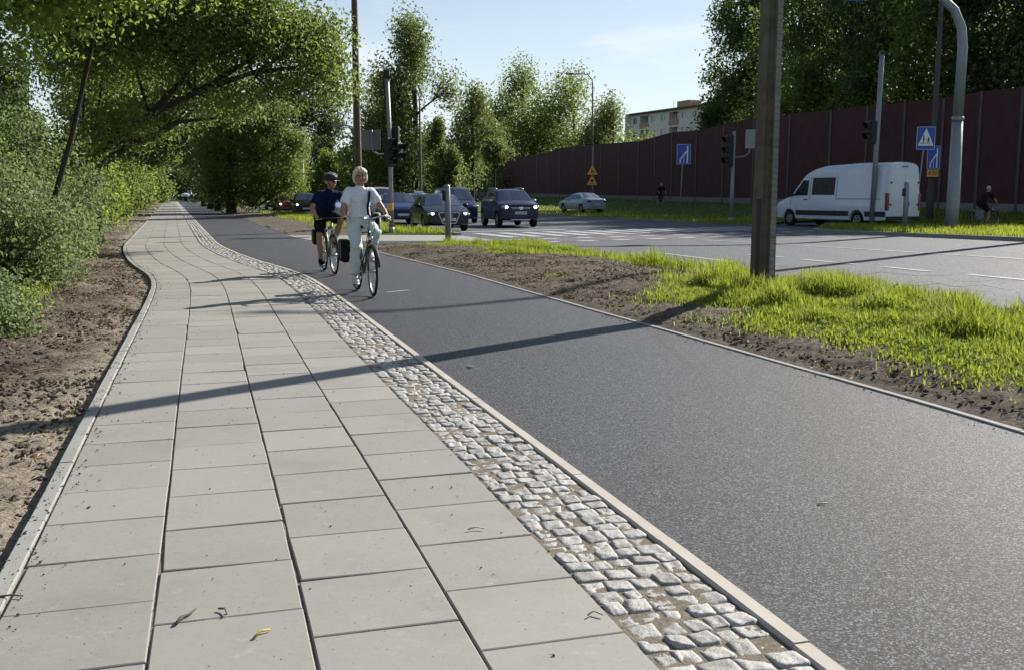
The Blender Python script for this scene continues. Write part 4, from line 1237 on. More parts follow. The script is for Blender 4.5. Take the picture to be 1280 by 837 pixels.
# --- woman in white
LW, AW = wheel_pose((446.5, 363.0), (466.6, 371.4))
PED = R(-78)
bicycle('silver-barred step-through city bicycle ridden by the woman in white', LW, AW, M['frame_dark'], step=True, bars='swept', steer=-.06, pedal=PED)
def pedal_pos(ped):
    bb = Vector((-.06, 0, .29)); c, s_ = math.cos(ped), math.sin(ped)
    return bb + Vector((.17 * c, -.125, .17 * s_)), bb + Vector((-.17 * c, .125, -.17 * s_))
pr, pl = pedal_pos(PED)
JW = dict(pelvis=(-.25, 0, 1.03), chest=(-.15, -.015, 1.46), neck=(-.12, -.012, 1.52), head=(-.085, -.02, 1.655), sw=.162, hw=.085, l1=.435, l2=.435,
          handL=(.17, .318, 1.075), handR=(.17, -.318, 1.075), elbowL=(-.06, .295, 1.205), elbowR=(-.10, -.275, 1.19), bar=(.35, -1, .12),
          ankR=pr + Vector((-.07, 0, .115)), ankL=pl + Vector((-.07, 0, .115)), splay=.10)
wt, hips, limbs = rider('woman with short white hair in a white top and white trousers cycling towards the camera', LW, AW, JW, look=-.10, sex='f',
      clothes=dict(shirt=M['shirt_white'], trouser=M['trouser_white'], leg=1, sleeve=.62, shoe=M['shoe_white']), hairmat=M['hair_white'])
# cross-body strap and little bag
def on_bike(loc, rz): return Matrix.Translation(loc) @ RZ(rz)
t = thing('shoulder_bag', 'dark shoulder bag on a navy strap across the white top', 'bag', LW, AW)
s = MB(); P = [(-.16, .12, 1.50), (-.06, .105, 1.44), (-.012, .085, 1.34), (-.035, .07, 1.22), (-.085, .09, 1.12), (-.13, .15, 1.06)]
V = []
for p in P: V += [(p[0], p[1] - .017, p[2]), (p[0], p[1] + .017, p[2]), (p[0] + .008, p[1] + .017, p[2]), (p[0] + .008, p[1] - .017, p[2])]
s.add(V, [(i * 4 + a, i * 4 + (a + 1) % 4, i * 4 + 4 + (a + 1) % 4, i * 4 + 4 + a) for i in range(len(P) - 1) for a in range(4)])
s.build('strap', M['navy'], t)
s = MB(); s.box((-.13, .20, 1.05), (.20, .09, .16), bev=.03); s.build('pouch', M['black_cloth'], t)
def pannier(label, loc, rz, c, s, mat=M['black_cloth']):
    t = thing('pannier_bag', label, 'bag', loc, rz)
    b = MB(); b.box(c, s, bev=.05); o = b.build('bag_body', mat, t)
    for p in o.data.polygons: p.use_smooth = True
    b = MB(); b.box((c[0], c[1], c[2] + s[2] * .40), (s[0] * 1.03, s[1] * 1.05, s[2] * .26), bev=.035); b.build('flap', mat, t)
    for dx in (-.25, .25):
        b = MB(); b.box((c[0] + dx * s[0], c[1] - s[1] * .53, c[2] + .02), (.025, .008, s[2] * .75)); b.build('strap', M['grey_cloth'], t)
    return t
pannier('large black pannier hanging beside the rear wheel of the white-clad woman', LW, AW, (-.56, -.17, .58), (.27, .14, .33))

# --- man with helmet
LM, AM = wheel_pose((405.0, 338.5), (419.0, 344.3))
PED = R(-92)
bicycle('dark trekking bicycle with straight bars ridden by the helmeted man', LM, AM, M['frame_green'], step=False, bars='flat', steer=.03, pedal=PED)
pr, pl = pedal_pos(PED)
JM = dict(pelvis=(-.28, 0, 1.04), chest=(.07, .015, 1.43), neck=(.13, .02, 1.50), head=(.18, .04, 1.625), sw=.19, hw=.085, l1=.45, l2=.45, bow=.05,
          handL=(.36, .265, 1.005), handR=(.36, -.265, 1.005), elbowL=(.20, .33, 1.19), elbowR=(.22, -.32, 1.17), bar=(0, 1, 0),
          ankR=pr + Vector((-.07, 0, .115)), ankL=pl + Vector((-.07, 0, .115)), splay=.30)
rider('helmeted man in a navy T-shirt and black shorts looking to his side as he cycles', LM, AM, JM, look=.75, sex='m',
      clothes=dict(shirt=M['navy'], trouser=M['black_cloth'], leg=.92, sleeve=.72, shoe=M['black_cloth'], sole=M['grey_cloth']), hairmat=M['hair_grey'], helmet=True)
pannier('small black bag on the rack of the trekking bicycle behind the bare-legged man', LM, AM, (-.58, -.13, .62), (.26, .13, .28))

# --- cyclist at the right edge, riding away
LR = Vector((19.55, 41.6, .004)); AR = math.atan2(.45, .89)
PED = R(-60)
bicycle('dark bicycle with a rack bag ridden off to the right by the noise wall', LR, AR, M['frame_dark'], bars='flat', pedal=PED)
pr, pl = pedal_pos(PED)
JR = dict(pelvis=(-.28, 0, 1.04), chest=(.02, 0, 1.46), neck=(.075, 0, 1.525), head=(.13, 0, 1.65), sw=.20, hw=.09, l1=.45, l2=.45, bow=.04,
          handL=(.36, .265, 1.005), handR=(.36, -.265, 1.005), elbowL=(.19, .31, 1.20), elbowR=(.20, -.30, 1.17), bar=(0, 1, 0),
          ankR=pr + Vector((-.07, 0, .115)), ankL=pl + Vector((-.07, 0, .115)), splay=.2)
rider('man in a black T-shirt cycling away to the right, arms stretched to the bars', LR, AR, JR, sex='m', voxel=.011,
      clothes=dict(shirt=M['black_cloth'], trouser=M['black_cloth'], leg=.85, sleeve=.6, shoe=M['black_cloth'], sole=M['grey_cloth']), hairmat=M['hair_grey'], face=True)
pannier('dark pannier on the bicycle by the right edge of the picture', LR, AR, (-.56, -.17, .56), (.34, .2, .38), M['grey_cloth'])
# --- far cyclist by the wall
LF = far(826, 80, float(wall_z(80)) - .22); AF = math.atan2(-.96, .27)
bicycle('bicycle of the distant rider in front of the dark noise wall', LF, AF, M['frame_dark'], bars='flat', pedal=R(20))
pr, pl = pedal_pos(R(20))
JF = dict(JR); JF.update(ankR=pr + Vector((-.07, 0, .115)), ankL=pl + Vector((-.07, 0, .115)))
rider('distant dark-clothed rider with a pale cap in front of the noise wall', LF, AF, JF, sex='m', voxel=.014,
      clothes=dict(shirt=M['black_cloth'], trouser=M['black_cloth'], leg=1, sleeve=.95, shoe=M['black_cloth'], sole=M['grey_cloth']), hairmat=M['hair_white'], face=False)
# ------------------------------------------------------------------ noise wall
def m_wall():
    m, nt, out = newmat('wall_panel')
    co = nd(nt, 'ShaderNodeTexCoord').outputs['Object']
    w = nd(nt, 'ShaderNodeTexWave', wave_type='BANDS', bands_direction='Z'); w.inputs['Scale'].default_value = 2.2; w.inputs['Distortion'].default_value = 0
    nt.links.new(co, w.inputs['Vector'])
    g = nd(nt, 'ShaderNodeNewGeometry').outputs['Random Per Island']
    n = noise(nt, co, 1.2, 5)
    col = ramp(nt, n, [(.3, (.055, .019, .020)), (.7, (.080, .029, .029))])
    col = mix(nt, ramp(nt, w.outputs['Fac'], [(.0, .35), (.25, 0.0)]), col, (.04, .013, .016))
    p = nd(nt, 'ShaderNodeBsdfPrincipled'); p.inputs['Roughness'].default_value = .75; p.inputs['Specular IOR Level'].default_value = .25
    nt.links.new(col, p.inputs['Base Color']); nt.links.new(bump(nt, w.outputs['Fac'], .3, .02), p.inputs['Normal'])
    nt.links.new(p.outputs[0], out.inputs[0]); return m
M['wall_panel'] = m_wall()
M['wall_post'] = pmat('wall_post', (.075, .055, .066), .6, .2, var=.1)
M['plinth'] = pmat('plinth', (.17, .165, .16), .9, var=.2, bmp=.3)
TOPPX = [(0, 215), (500, 213), (560, 207.6), (592, 204), (639.5, 197), (659, 194.7), (685, 190.4), (701, 185.5), (717, 183.2), (733, 182), (751.5, 180.5), (774, 178.6), (798, 176.6), (818.2, 175.0),
         (818.8, 167.6), (839.6, 165.5), (870, 163.4), (903.2, 160.2), (903.8, 152.2), (941, 147.5), (985, 143), (1036, 138), (1183, 122), (1221, 114.7), (1280, 108), (1500, 75)]
def wall_Y(px): return 38.2 / ((px - 640) / FPX * CP + .257)
posts = [1500, 1408, 1338, 1272, 1221, 1175, 1127, 1081, 1036, 985, 941, 903.5, 869.8, 839.6, 818.5, 798, 774, 751.5, 732.6, 717, 700.5, 685]
Ys = [wall_Y(p) for p in posts]
while Ys[-1] < 330: Ys.append(Ys[-1] + 5.0 + (Ys[-1] > 180) * 5)
wt_ = thing('noise_barrier', 'long dark red-brown noise wall with pale posts along the far side of the road', 'wall', (wall_x(Ys[0]), Ys[0], 0))
O0 = Vector((wall_x(Ys[0]), Ys[0], 0))
px_of = lambda Y: 640 + FPX / CP * wall_x(Y) / Y
tops = np.array(TOPPX)
dirw = Vector((-.257, 1, 0)).normalized(); nw = Vector((dirw.y, -dirw.x, 0))
for i, Y in enumerate(Ys):
    P0 = Vector((wall_x(Y), Y, 0)) - O0; zb = float(wall_z(Y))
    if i:
        Yp = Ys[i - 1]; P1 = Vector((wall_x(Yp), Yp, 0)) - O0
        e = .02
        za = zat(float(np.interp(px_of(Yp) - e, tops[:, 0], tops[:, 1])), Yp); zc = zat(float(np.interp(px_of(Y) + e, tops[:, 0], tops[:, 1])), Y)
        b = MB(); zp = float(wall_z(Yp))
        q0 = P1 + dirw * .06; q1 = P0 - dirw * .06; hw_ = nw * .06
        V = []
        for off in (-1, 1):
            for (q, z) in ((q0, zp + .42), (q1, zb + .42), (q1, zc), (q0, za)): V.append(q + hw_ * off + Vector((0, 0, z)))
        b.add(V, [(0, 3, 2, 1), (4, 5, 6, 7), (0, 1, 5, 4), (1, 2, 6, 5), (2, 3, 7, 6), (3, 0, 4, 7)]); b.build('panel', M['wall_panel'], wt_)
        b = MB(); V = []
        for off in (-1.4, 1.4):
            for (q, z) in ((q0, zp - .4), (q1, zb - .4), (q1, zb + .42), (q0, zp + .42)): V.append(q + hw_ * off + Vector((0, 0, z)))
        b.add(V, [(0, 3, 2, 1), (4, 5, 6, 7), (0, 1, 5, 4), (1, 2, 6, 5), (2, 3, 7, 6), (3, 0, 4, 7)]); b.build('base_slab', M['plinth'], wt_)
        ztop = max(zc, zl)
    else:
        zc = zat(float(np.interp(px_of(Y), tops[:, 0], tops[:, 1])), Y); ztop = zc
    za2 = zat(float(np.interp(px_of(Y) - .6, tops[:, 0], tops[:, 1])), Y); zl = za2
    ztop = max(zc, za2)
    b = MB(); A_ = Matrix.Translation(P0 + Vector((0, 0, (ztop + zb - .3) / 2))) @ RZ(math.atan2(dirw.y, dirw.x))
    H_ = ztop - zb + .3
    b.box((0, .085, 0), (.20, .03, H_), A_); b.box((0, -.085, 0), (.20, .03, H_), A_); b.box((0, 0, 0), (.02, .14, H_), A_)
    b.build('post', M['wall_post'], wt_)

# ------------------------------------------------------------------ apartment block behind the wall
M['render_beige'] = pmat('render_beige', (.66, .61, .55), .85, var=.08, scale=.6)
M['render_tan'] = pmat('render_tan', (.36, .24, .15), .85, var=.08, scale=.6)
M['render_white'] = pmat('render_white', (.55, .54, .52), .85, var=.06)
M['window_glass'] = pmat('window_glass', (.10, .13, .16), .08, .0, var=.2, spec=.9, coat=.5)
M['frame_pvc'] = pmat('frame_pvc', (.72, .72, .72), .5, var=.05)
M['dark_recess'] = pmat('dark_recess', (.09, .08, .075), .9)
BA = Vector((24.9, 214, 0)); BB = Vector((43.0, 176, 0)); bv = (BB - BA); BL = bv.length; bang = math.atan2(bv.y, bv.x)
zr = zat(145, 214)
bt = thing('apartment_block', 'beige flat-roofed apartment block with balconies rising behind the noise wall', 'building', BA, bang)
SH = 2.9
M_ = MB(); dep = 11.0
# facade as bays: local x along facade, y away (into block is +y), z up.  camera side is -y
nfl = 6; z0 = zr - nfl * SH
bay = BL / 12
mask = {}
for k in range(12):
    for f in range(nfl): mask[(k, f)] = ('b' if k % 3 == 1 else 'w')
for k in range(12):
    x0 = k * bay; x1 = x0 + bay
    for f in range(nfl):
        zb = z0 + f * SH; ty = mask[(k, f)]
        wx0, wx1, wz0, wz1 = (x0 + bay * .22, x1 - bay * .22, zb + .95, zb + 2.35) if ty == 'w' else (x0 + .12, x1 - .12, zb + .15, zb + 2.55)
        # wall round the opening
        for (a0, a1, c0_, c1_) in ((x0, x1, zb, wz0), (x0, x1, wz1, zb + SH), (x0, wx0, wz0, wz1), (wx1, x1, wz0, wz1)):
            M_.box(((a0 + a1) / 2, .15, (c0_ + c1_) / 2), (a1 - a0, .30, c1_ - c0_))
M_.box((BL / 2, dep / 2 + .3 + .9, (z0 + zr) / 2), (BL, dep - .3, zr - z0))
for k in range(13): M_.box((k * bay, .75, (z0 + zr) / 2), (.2, .899, zr - z0))
M_.box((0 - .15, dep / 2, (z0 + zr) / 2), (.3, dep + 2.4, zr - z0)); M_.box((BL + .15, dep / 2, (z0 + zr) / 2), (.3, dep + 2.4, zr - z0))
M_.build('wall', M['render_beige'], bt)
b = MB(); b.box((BL / 2, dep / 2 + .5, zr + .15), (BL + .9, dep + 3.0, .3)); r_ = b.build('roof', M['dark_recess'], bt)
b = MB(); b.box((BL * .36, 4, zr + 1.1), (4.0, 3, 1.7)); b.build('roof_hatch', M['render_tan'], r_)
b = MB(); b.tube([(BL * .2, 5, zr), (BL * .2, 5, zr + 3)], .05, 5); b.tube([(BL * .7, 5, zr), (BL * .7, 5, zr + 2.4)], .05, 5); b.build('aerial', M['steel'], r_)
for k in range(12):
    x0 = k * bay; x1 = x0 + bay
    for f in (3, 4, 5):
        zb = z0 + f * SH
        if mask[(k, f)] == 'w':
            b = MB(); cx, cz, w_, h_ = (x0 + x1) / 2, zb + 1.65, bay * .56, 1.4
            for dx, dz, sx, sz in ((-w_ / 2 + .05, 0, .1, h_), (w_ / 2 - .05, 0, .1, h_), (0, h_ / 2 - .05, w_, .1), (0, -h_ / 2 + .05, w_, .1), (0, 0, .09, h_)): b.box((cx + dx, .16, cz + dz), (sx, .08, sz))
            wn = b.build('window', M['frame_pvc'], bt)
            b = MB(); b.box((cx, .18, cz), (w_ - .02, .03, h_ - .02)); b.build('pane', M['window_glass'], wn)
        else:
            b = MB(); b.box(((x0 + x1) / 2, -.10, zb + .62), (bay - .24, .06, .95)); b.box(((x0 + x1) / 2, .1, zb + .10), (bay - .24, .5, .12)); bl = b.build('balcony', M['render_tan'], bt)
            b = MB(); b.box(((x0 + x1) / 2 - .3, 1.0, zb + 1.3), (.9, .05, 2.1)); b.build('balcony_door', M['window_glass'], bl)
    if k % 3 != 1:
        b = MB(); n_ = 12
        b.prism([(x0 + bay / 2 + bay * .62 * math.cos(PI * i / n_), z0 + 4 * SH + .2 + .9 * math.sin(PI * i / n_)) for i in range(n_ + 1)], .03, T(0, -.005, 0) @ FRONT)
        b.build('arch_band', M['render_tan'], bt)

# ------------------------------------------------------------------ poles
M['rib_concrete'] = pmat('rib_concrete', (.24, .235, .21), .9, var=.25, scale=5, bmp=.4, dirt=.4)
def concrete_pole(label, loc, h, w, rz=0.0, extras=True):
    t = thing('utility_pole', label, 'pole', loc, rz, 'concrete utility poles')
    b = MB(); d = w * .95; tf = .62
    # H section: two flanges and a recessed web, tapering
    sec = [(-.5, -.5), (-.22, -.5), (-.16, -.34), (.10, -.34), (.16, -.5), (.5, -.5), (.5, .5), (.28, .5), (.20, .40), (-.20, .40), (-.28, .5), (-.5, .5)]
    V = []; n = len(sec); lv = 8
    for i in range(lv):
        z = -.4 + (h + .4) * i / (lv - 1); k = 1 - (1 - tf) * max(0, z) / h
        V += [(x * w * k, y * d * k, z) for x, y in sec]
    b.add(V, [(i * n + k, i * n + (k + 1) % n, (i + 1) * n + (k + 1) % n, (i + 1) * n + k) for i in range(lv - 1) for k in range(n)] + [tuple((lv - 1) * n + k for k in range(n))])
    b.build('shaft', M['old_concrete'], t)
    if extras:
        b = MB(); b.box((-w * .40, -d * .5 - .012, .55), (w * .20, .02, 1.5)); b.build('dark_plate', M['black'], t)  # flat black strip low on the left of the pole face
        b = MB()
        P = []; kz = .1
        while kz < 6.2:
            kk = 1 - (1 - tf) * kz / h; y_ = -d * .5 * kk
            P += [(y_ - .004, kz), (y_ - .014, kz + .01), (y_ - .014, kz + .05), (y_ - .004, kz + .06)]; kz += .08
        P = P + [(-d * .5 * (1 - (1 - tf) * .69) + .01, kz), (-d * .5 + .01, .1)]
        b.prism(P, w * .24, T(w * .20, 0, 0) @ Matrix(((0, 0, 1, 0), (1, 0, 0, 0), (0, 1, 0, 0), (0, 0, 0, 1))))
        b.build('cast_ribs', M['rib_concrete'], t)
        b = MB(); b.box((-w * .12, -d * .45, 4.05), (.05, .05, .11)); b.box((-w * .30, -d * .45, 4.0), (.05, .05, .08)); b.build('bolt', M['black'], t)
    b = MB(); b.box((0, 0, h - .35), (1.3, .09, .09)); b.box((0, 0, h - .02), (w * .7, w * .7, .06)); c_ = b.build('crossarm', M['galv'], t)
    b = MB()
    for x in (-.55, .55): b.tube([(x, 0, h - .3), (x, 0, h - .2), (x, 0, h - .12)], [.03, .055, .035], 8)
    b.build('insulator', M['white_paint'], c_)
    return t
PX = at(952.5, 354, .285)
concrete_pole('thick weathered concrete pole standing in the long grass of the verge', (PX.x, PX.y, .05), 9.0, .265)
PX2 = at(449, 289)
concrete_pole('tall slim concrete pole rising behind the white-haired woman', (PX2.x, PX2.y, 0), 10.5, .30, extras=False)
p = far(343, 83)
t = thing('wooden_pole', 'dark wooden pole beside the left part of the car queue', 'pole', (p.x, p.y, 0))
b = MB(); b.tube([(0, 0, -.3), (.05, 0, 4), (.08, 0, 8.2)], [.22, .19, .15], 10); b.build('shaft', M['dark_pole'], t)
b = MB(); b.box((.08, 0, 8.0), (1.4, .1, .1)); b.build('crossarm', M['dark_pole'], t)

def lamp_post(label, px, Y, ytop, arm, gz=0.0, mat=M['dark_pole'], r=.10, lamp=True):
    """arm: horizontal reach (signed, along x)"""
    p = far(px, Y, gz); h = zat(ytop, Y) - gz
    t = thing('street_lamp', label, 'street lamp', p, 0, 'street lamps along the road')
    b = MB(); s = 1 if arm > 0 else -1; a = abs(arm)
    b.tube([(0, 0, -.3), (0, 0, 1.5), (0, 0, 1.6), (0, 0, h - .9)], [r * 1.25, r * 1.25, r, r * .62], 10); b.build('column', mat, t)
    b = MB(); b.tube([(0, 0, h - 1.0), (s * a * .04, 0, h - .45), (s * a * .22, 0, h - .08), (s * a * .5, 0, h), (s * a * .82, 0, h)], [r * .5] * 5, 8); b.build('arm', M['galv'], t)
    if lamp:
        b = MB(); b.ell((s * (a + .0), 0, h), (.42, .16, .09)); l_ = b.build('lantern', M['galv'], t)
        b = MB(); b.ell((s * (a + .05), 0, h - .05), (.28, .12, .07)); b.build('lens', M['lamp_glass'], l_)
    return t
lamp_post('dark street lamp with a bent arm, two yellow triangles on its column', 739.5, 88, 92.5, -1.9, .5)
lamp_post('far street lamp whose small lantern pokes out left of the slim concrete pole', 446, 66, 157, -1.1, 0, M['galv'])
lamp_post('thin grey column in front of the tall poplar', 526, 62, 112, -.5, 0, M['dark_pole'], .085, False)
lamp_post('distant thin lamp column left of the helmeted cyclist', 380, 118, 190, .7, 0, M['galv'], .09, False)
lamp_post('dark lamp column behind the van and the crossing sign', 1163, 50.0, -60, 1.2, .1, M['dark_pole'], .15)
lamp_post('tall lighting mast just outside the right edge whose thin shadow crosses the cycle path', 1336, 32.7, -470, -1.6, 0, M['galv'], .19)

# ------------------------------------------------------------------ signs
def sign(name, label, px, py, Y, w, h, zg, build, pole_r=.03, pole=True, rz=0.0, extra=None, cat='road sign', group=None, px0=None):
    c = far(px, Y, 0); zc = zat(py, Y)
    t = thing(name, label, cat, (c.x, c.y, zg), rz, group)
    if pole:
        b = MB(); x0 = (px0 - px) / FPX * Y if px0 else 0
        b.tube([(x0, .04, -.2), (0, .04, zc - zg + h * .45)], pole_r, 10); b.build('pole', M['galv'], t)
    F_ = T(0, 0, zc - zg) @ FRONT
    build(t, F_, w, h)
    return t
def rrect(w, h, r=.06, n=4):
    P = []
    for (cx, cy, a0) in ((w / 2 - r, h / 2 - r, 0), (-w / 2 + r, h / 2 - r, 90), (-w / 2 + r, -h / 2 + r, 180), (w / 2 - r, -h / 2 + r, 270)):
        for k in range(n + 1):
            a = R(a0 + 90 * k / n); P.append((cx + r * math.cos(a), cy + r * math.sin(a)))
    return P
def flat(t, F_, polys, z, mat, name, d=.003):
    b = MB()
    for p in polys: b.prism(p, d, F_ @ T(0, 0, z))
    return b.build(name, mat, t)
def board(t, F_, w, h, col, r=.05):
    b = MB(); b.prism(rrect(w, h, r), .012, F_ @ T(0, 0, -.012)); o = b.build('board', M['sign_back'], t)
    flat(o, F_, [rrect(w, h, r)], .0005, M['sign_white'], 'border', .002); flat(o, F_, [rrect(w - .03, h - .03, r)], .004, col, 'face', .002)
    return o
def stroke(pts, w):
    """polyline as a list of quads"""
    out = []
    for (a, b) in zip(pts[:-1], pts[1:]):
        d = Vector((b[0] - a[0], b[1] - a[1])).normalized(); n = Vector((-d.y, d.x)) * w / 2; e = d * w * .25
        a_ = Vector(a) - e; b_ = Vector(b) + e
        out.append([tuple(a_ - n), tuple(b_ - n), tuple(b_ + n), tuple(a_ + n)])
    return out
def lane_sign(t, F_, w, h):
    o = board(t, F_, w, h, M['sign_blue'])
    flat(o, F_, stroke([(w * .27, -h * .42), (w * .27, h * .40)], w * .10), .007, M['sign_white'], 'lane_line')
    flat(o, F_, stroke([(-w * .24, -h * .42), (-w * .24, -h * .26), (w * .20, h * .14)], w * .10), .010, M['sign_white'], 'merging_line')
    flat(o, F_, stroke([(w * .02, -h * .44), (w * .02, -h * .18)], w * .04), .007, M['sign_white'], 'dash')
sign('lane_sign', 'blue lane-merging sign on its own thin pole on the grass left of the traffic light', 853.5, 193, 57.8, .78, 1.12, 0, lane_sign, px0=849.6)
def lane_sign2(t, F_, w, h):
    lane_sign(t, F_, w, h)
    G_ = F_ @ T(0, -h * .5 - .20, 0); b = MB(); b.prism(rrect(w * 1.0, .38, .03), .012, G_ @ T(0, 0, -.012)); o = b.build('number_board', M['sign_black'], t)
    flat(o, G_, [rrect(w - .05, .33, .03)], .001, M['sign_yellow'], 'face', .003)
    m = text_mesh('430', .33, .001); m.materials.append(M['sign_black']); q = link('lettering', m, o); q.matrix_local = G_ @ T(0, 0, .006)
sign('lane_sign', 'blue lane-merging sign with a yellow 430 plate, behind the pedestrian crossing sign', 1164.3, 197.3, 49.6, .62, 1.12, .1, lane_sign2, pole=False)
def ped(x, y, s):
    """walking figure, polygons"""
    P = [[(x + s * .07 * math.cos(2 * PI * k / 10), y + s * (.42 + .07 * math.sin(2 * PI * k / 10))) for k in range(10)]]
    P += stroke([(x, y + s * .32), (x + s * .0, y)], s * .15)
    P += stroke([(x, y + s * .02), (x - s * .16, y - s * .38)], s * .09); P += stroke([(x, y + s * .02), (x + s * .12, y - s * .18), (x + s * .20, y - s * .40)], s * .09)
    P += stroke([(x, y + s * .28), (x - s * .16, y + s * .06)], s * .06); P += stroke([(x, y + s * .28), (x + s * .17, y + s * .08)], s * .06)
    return P
def crossing_sign(t, F_, w, h):
    o = board(t, F_, w, h, M['sign_blue'])
    flat(o, F_, [[(-w * .43, -h * .33), (w * .43, -h * .33), (0, h * .44)]], .007, M['sign_white'], 'triangle')
    flat(o, F_, ped(w * .13, -h * .12, h * .34), .011, M['sign_black'], 'walking_figure')
    flat(o, F_, stroke([(-w * .30, -h * .22), (-w * .02, -h * .22)], h * .03) + stroke([(-w * .12, -h * .16), (-w * .12, h * .12)], h * .05) + stroke([(-w * .17, -h * .04), (-w * .07, -h * .04)], h * .03), .011, M['sign_black'], 'cycle_figure')
sign('crossing_sign', 'blue pedestrian crossing sign with a white triangle on a pole on the traffic island', 1153.4, 173, 42.1, .76, .93, 0, crossing_sign, px0=1144.5)
def warn(t, F_, w, h, kind):
    tri = lambda k: [(-w / 2 * k, -h * .5 + h * .5 * (1 - k) * .66), (w / 2 * k, -h * .5 + h * .5 * (1 - k) * .66), (0, h * .5 - h * .5 * (1 - k) * 1.33)]
    b = MB(); b.prism(tri(1), .012, F_ @ T(0, 0, -.012)); o = b.build('board', M['sign_back'], t)
    flat(o, F_, [tri(1)], .001, M['sign_yellow'], 'face', .002)
    if kind == 'deer':
        P = [[(-w * .10, -h * .12), (w * .16, -h * .20), (w * .20, -h * .33), (w * .15, -h * .33), (w * .11, -h * .24), (-w * .03, -h * .22), (-w * .20, -h * .30), (-w * .22, -h * .26), (-w * .10, -h * .18)],
             [(-w * .10, -h * .12), (w * .02, -h * .12), (-w * .02, h * .02), (-w * .08, h * .10), (-w * .13, h * .06), (-w * .07, -h * .01)]] + stroke([(-w * .06, h * .08), (-w * .02, h * .17)], w * .02) + stroke([(w * .14, -h * .22), (w * .22, -h * .36)], w * .03)
        P += [[(-w * .10, -h * .10), (w * .17, -h * .17), (w * .17, -h * .26), (-w * .08, -h * .22)]]
    else:
        P = [[(-w * .13, -h * .18), (w * .13, -h * .18), (w * .13, -h * .06), (w * .08, h * .05), (-w * .08, h * .05), (-w * .13, -h * .06)], [(-w * .12, -h * .24), (-w * .07, -h * .24), (-w * .07, -h * .17), (-w * .12, -h * .17)], [(w * .07, -h * .24), (w * .12, -h * .24), (w * .12, -h * .17), (w * .07, -h * .17)]]
        P += stroke([(-w * .26, -h * .40), (-w * .16, -h * .32), (-w * .06, -h * .40), (w * .04, -h * .32)], w * .035) + stroke([(0, -h * .40), (w * .10, -h * .32), (w * .22, -h * .40)], w * .035)
    flat(o, F_, P, .005, M['sign_black'], 'pictogram')
sign('warning_sign', 'upper yellow warning triangle with a leaping deer on the street lamp', 740.2, 212.3, 87.8, .92, .86, .5, lambda t, F_, w, h: warn(t, F_, w, h, 'deer'), pole=False, group='yellow warning triangles')
sign('warning_sign', 'lower yellow warning triangle with a skidding car on the street lamp', 739.9, 225.2, 87.8, .92, .86, .5, lambda t, F_, w, h: warn(t, F_, w, h, 'car'), pole=False, group='yellow warning triangles')

# ------------------------------------------------------------------ traffic lights
def signal_head(t, c, ang, n=3, d=.30, back=None, name='signal_head'):
    """housing with n lenses; faces local -y turned by ang"""
    F_ = Matrix.Translation(c) @ RZ(ang)
    b = MB(); hh = n * d; b.box((0, 0, 0), (d * 1.06, .22, hh), F_, bev=.03); o = b.build(name, M['signal_black'], t)
    for k in range(n):
        z = hh / 2 - d * (k + .5)
        b = MB(); b.ell((0, -.115, z), (d * .36, .03, d * .36), F_); b.build('lens', M['lens_dark'], o)
        b = MB(); V = []
        for i in range(11):
            a = R(-25 + 230 * i / 10)
            for yy, rr in ((-.11, d * .42), (-.36 + .10 * abs(math.sin(a) - 1), d * .40)): V.append((rr * math.cos(a), yy, z + rr * math.sin(a)))
        b.add(V, [tuple(q) for q in gridfaces(11, 2).tolist()], 0, F_, True); b.build('visor', M['signal_black'], o)
    if back:
        b = MB(); b.box((0, .0, 0), (back[0], .015, back[1]), F_, bev=.005); b.build('backboard', M['signal_black'], o)
    return o
# left one, by the path crossing
p = at(489.5, 293); h = zat(92, p.y)
t = thing('traffic_light', 'grey traffic light post with a black box on top beside the woman in white', 'traffic light', (p.x, p.y, 0), 0, 'traffic lights at the crossing')
b = MB(); b.tube([(0, 0, -.2), (0, 0, h * .55), (-.07, 0, h - .1)], [.085, .08, .07], 12); b.tube([(0, 0, 0), (0, 0, .25)], [.10, .10], 12); b.build('post', M['galv'], t)
b = MB(); b.box((-.08, 0, h + .02), (.20, .2, .22), bev=.02); b.box((.02, -.02, h - .14), (.20, .16, .10), bev=.02); b.box((-.14, 0, h - .1), (.10, .14, .16), bev=.02); b.build('detector', M['black'], t)
signal_head(t, (-.02, -.16, zat(191, p.y)), R(55), 3, .34)
signal_head(t, (.27, .02, zat(190, p.y)), R(65), 2, .32)
signal_head(t, (.20, .12, zat(170, p.y)), R(170), 3, .22)
b = MB(); b.box((0, -.09, zat(259, p.y)), (.16, .1, .26), bev=.02); b.build('push_button', M['sign_yellow'], t)
b = MB(); zz = zat(193, p.y); b.tube([(0, .05, zz), (-.42, .06, zz), (-.62, .06, zz + .10), (-.66, .06, zz + .35), (-.66, .06, zz + .85)], .03, 8); b.build('bracket', M['galv'], t)
b = MB(); b.box((-.70, .12, zat(175, p.y)), (.68, .03, .70), bev=.01); b.build('sign_back', M['sign_back'], t)
# middle, beyond the road
p = at(914, 280); h = zat(164, p.y)
t = thing('traffic_light', 'traffic light with three visors facing left, seen just left of the thick concrete pole', 'traffic light', (p.x, p.y, 0), 0, 'traffic lights at the crossing')
b = MB(); b.tube([(0, 0, -.2), (.0, 0, h * .45), (.0, 0, h * .46), (.02, 0, h)], [.10, .10, .085, .08], 12); b.tube([(0, 0, 0), (0, 0, .3)], [.14, .14], 12); b.build('post', M['galv'], t)
signal_head(t, (-.22, -.05, zat(189, p.y)), R(-75), 3, .50)
b = MB(); zz = zat(197, p.y); b.tube([(.1, 0, zz), (.55, 0, zz + .05), (.78, 0, zz + .25), (.82, 0, zz + .7)], .035, 8); b.build('bracket', M['galv'], t)
b = MB(); b.box((.82, -.04, zat(174, p.y)), (.52, .04, .90), bev=.01); b.build('sign_back', M['galv'], t)
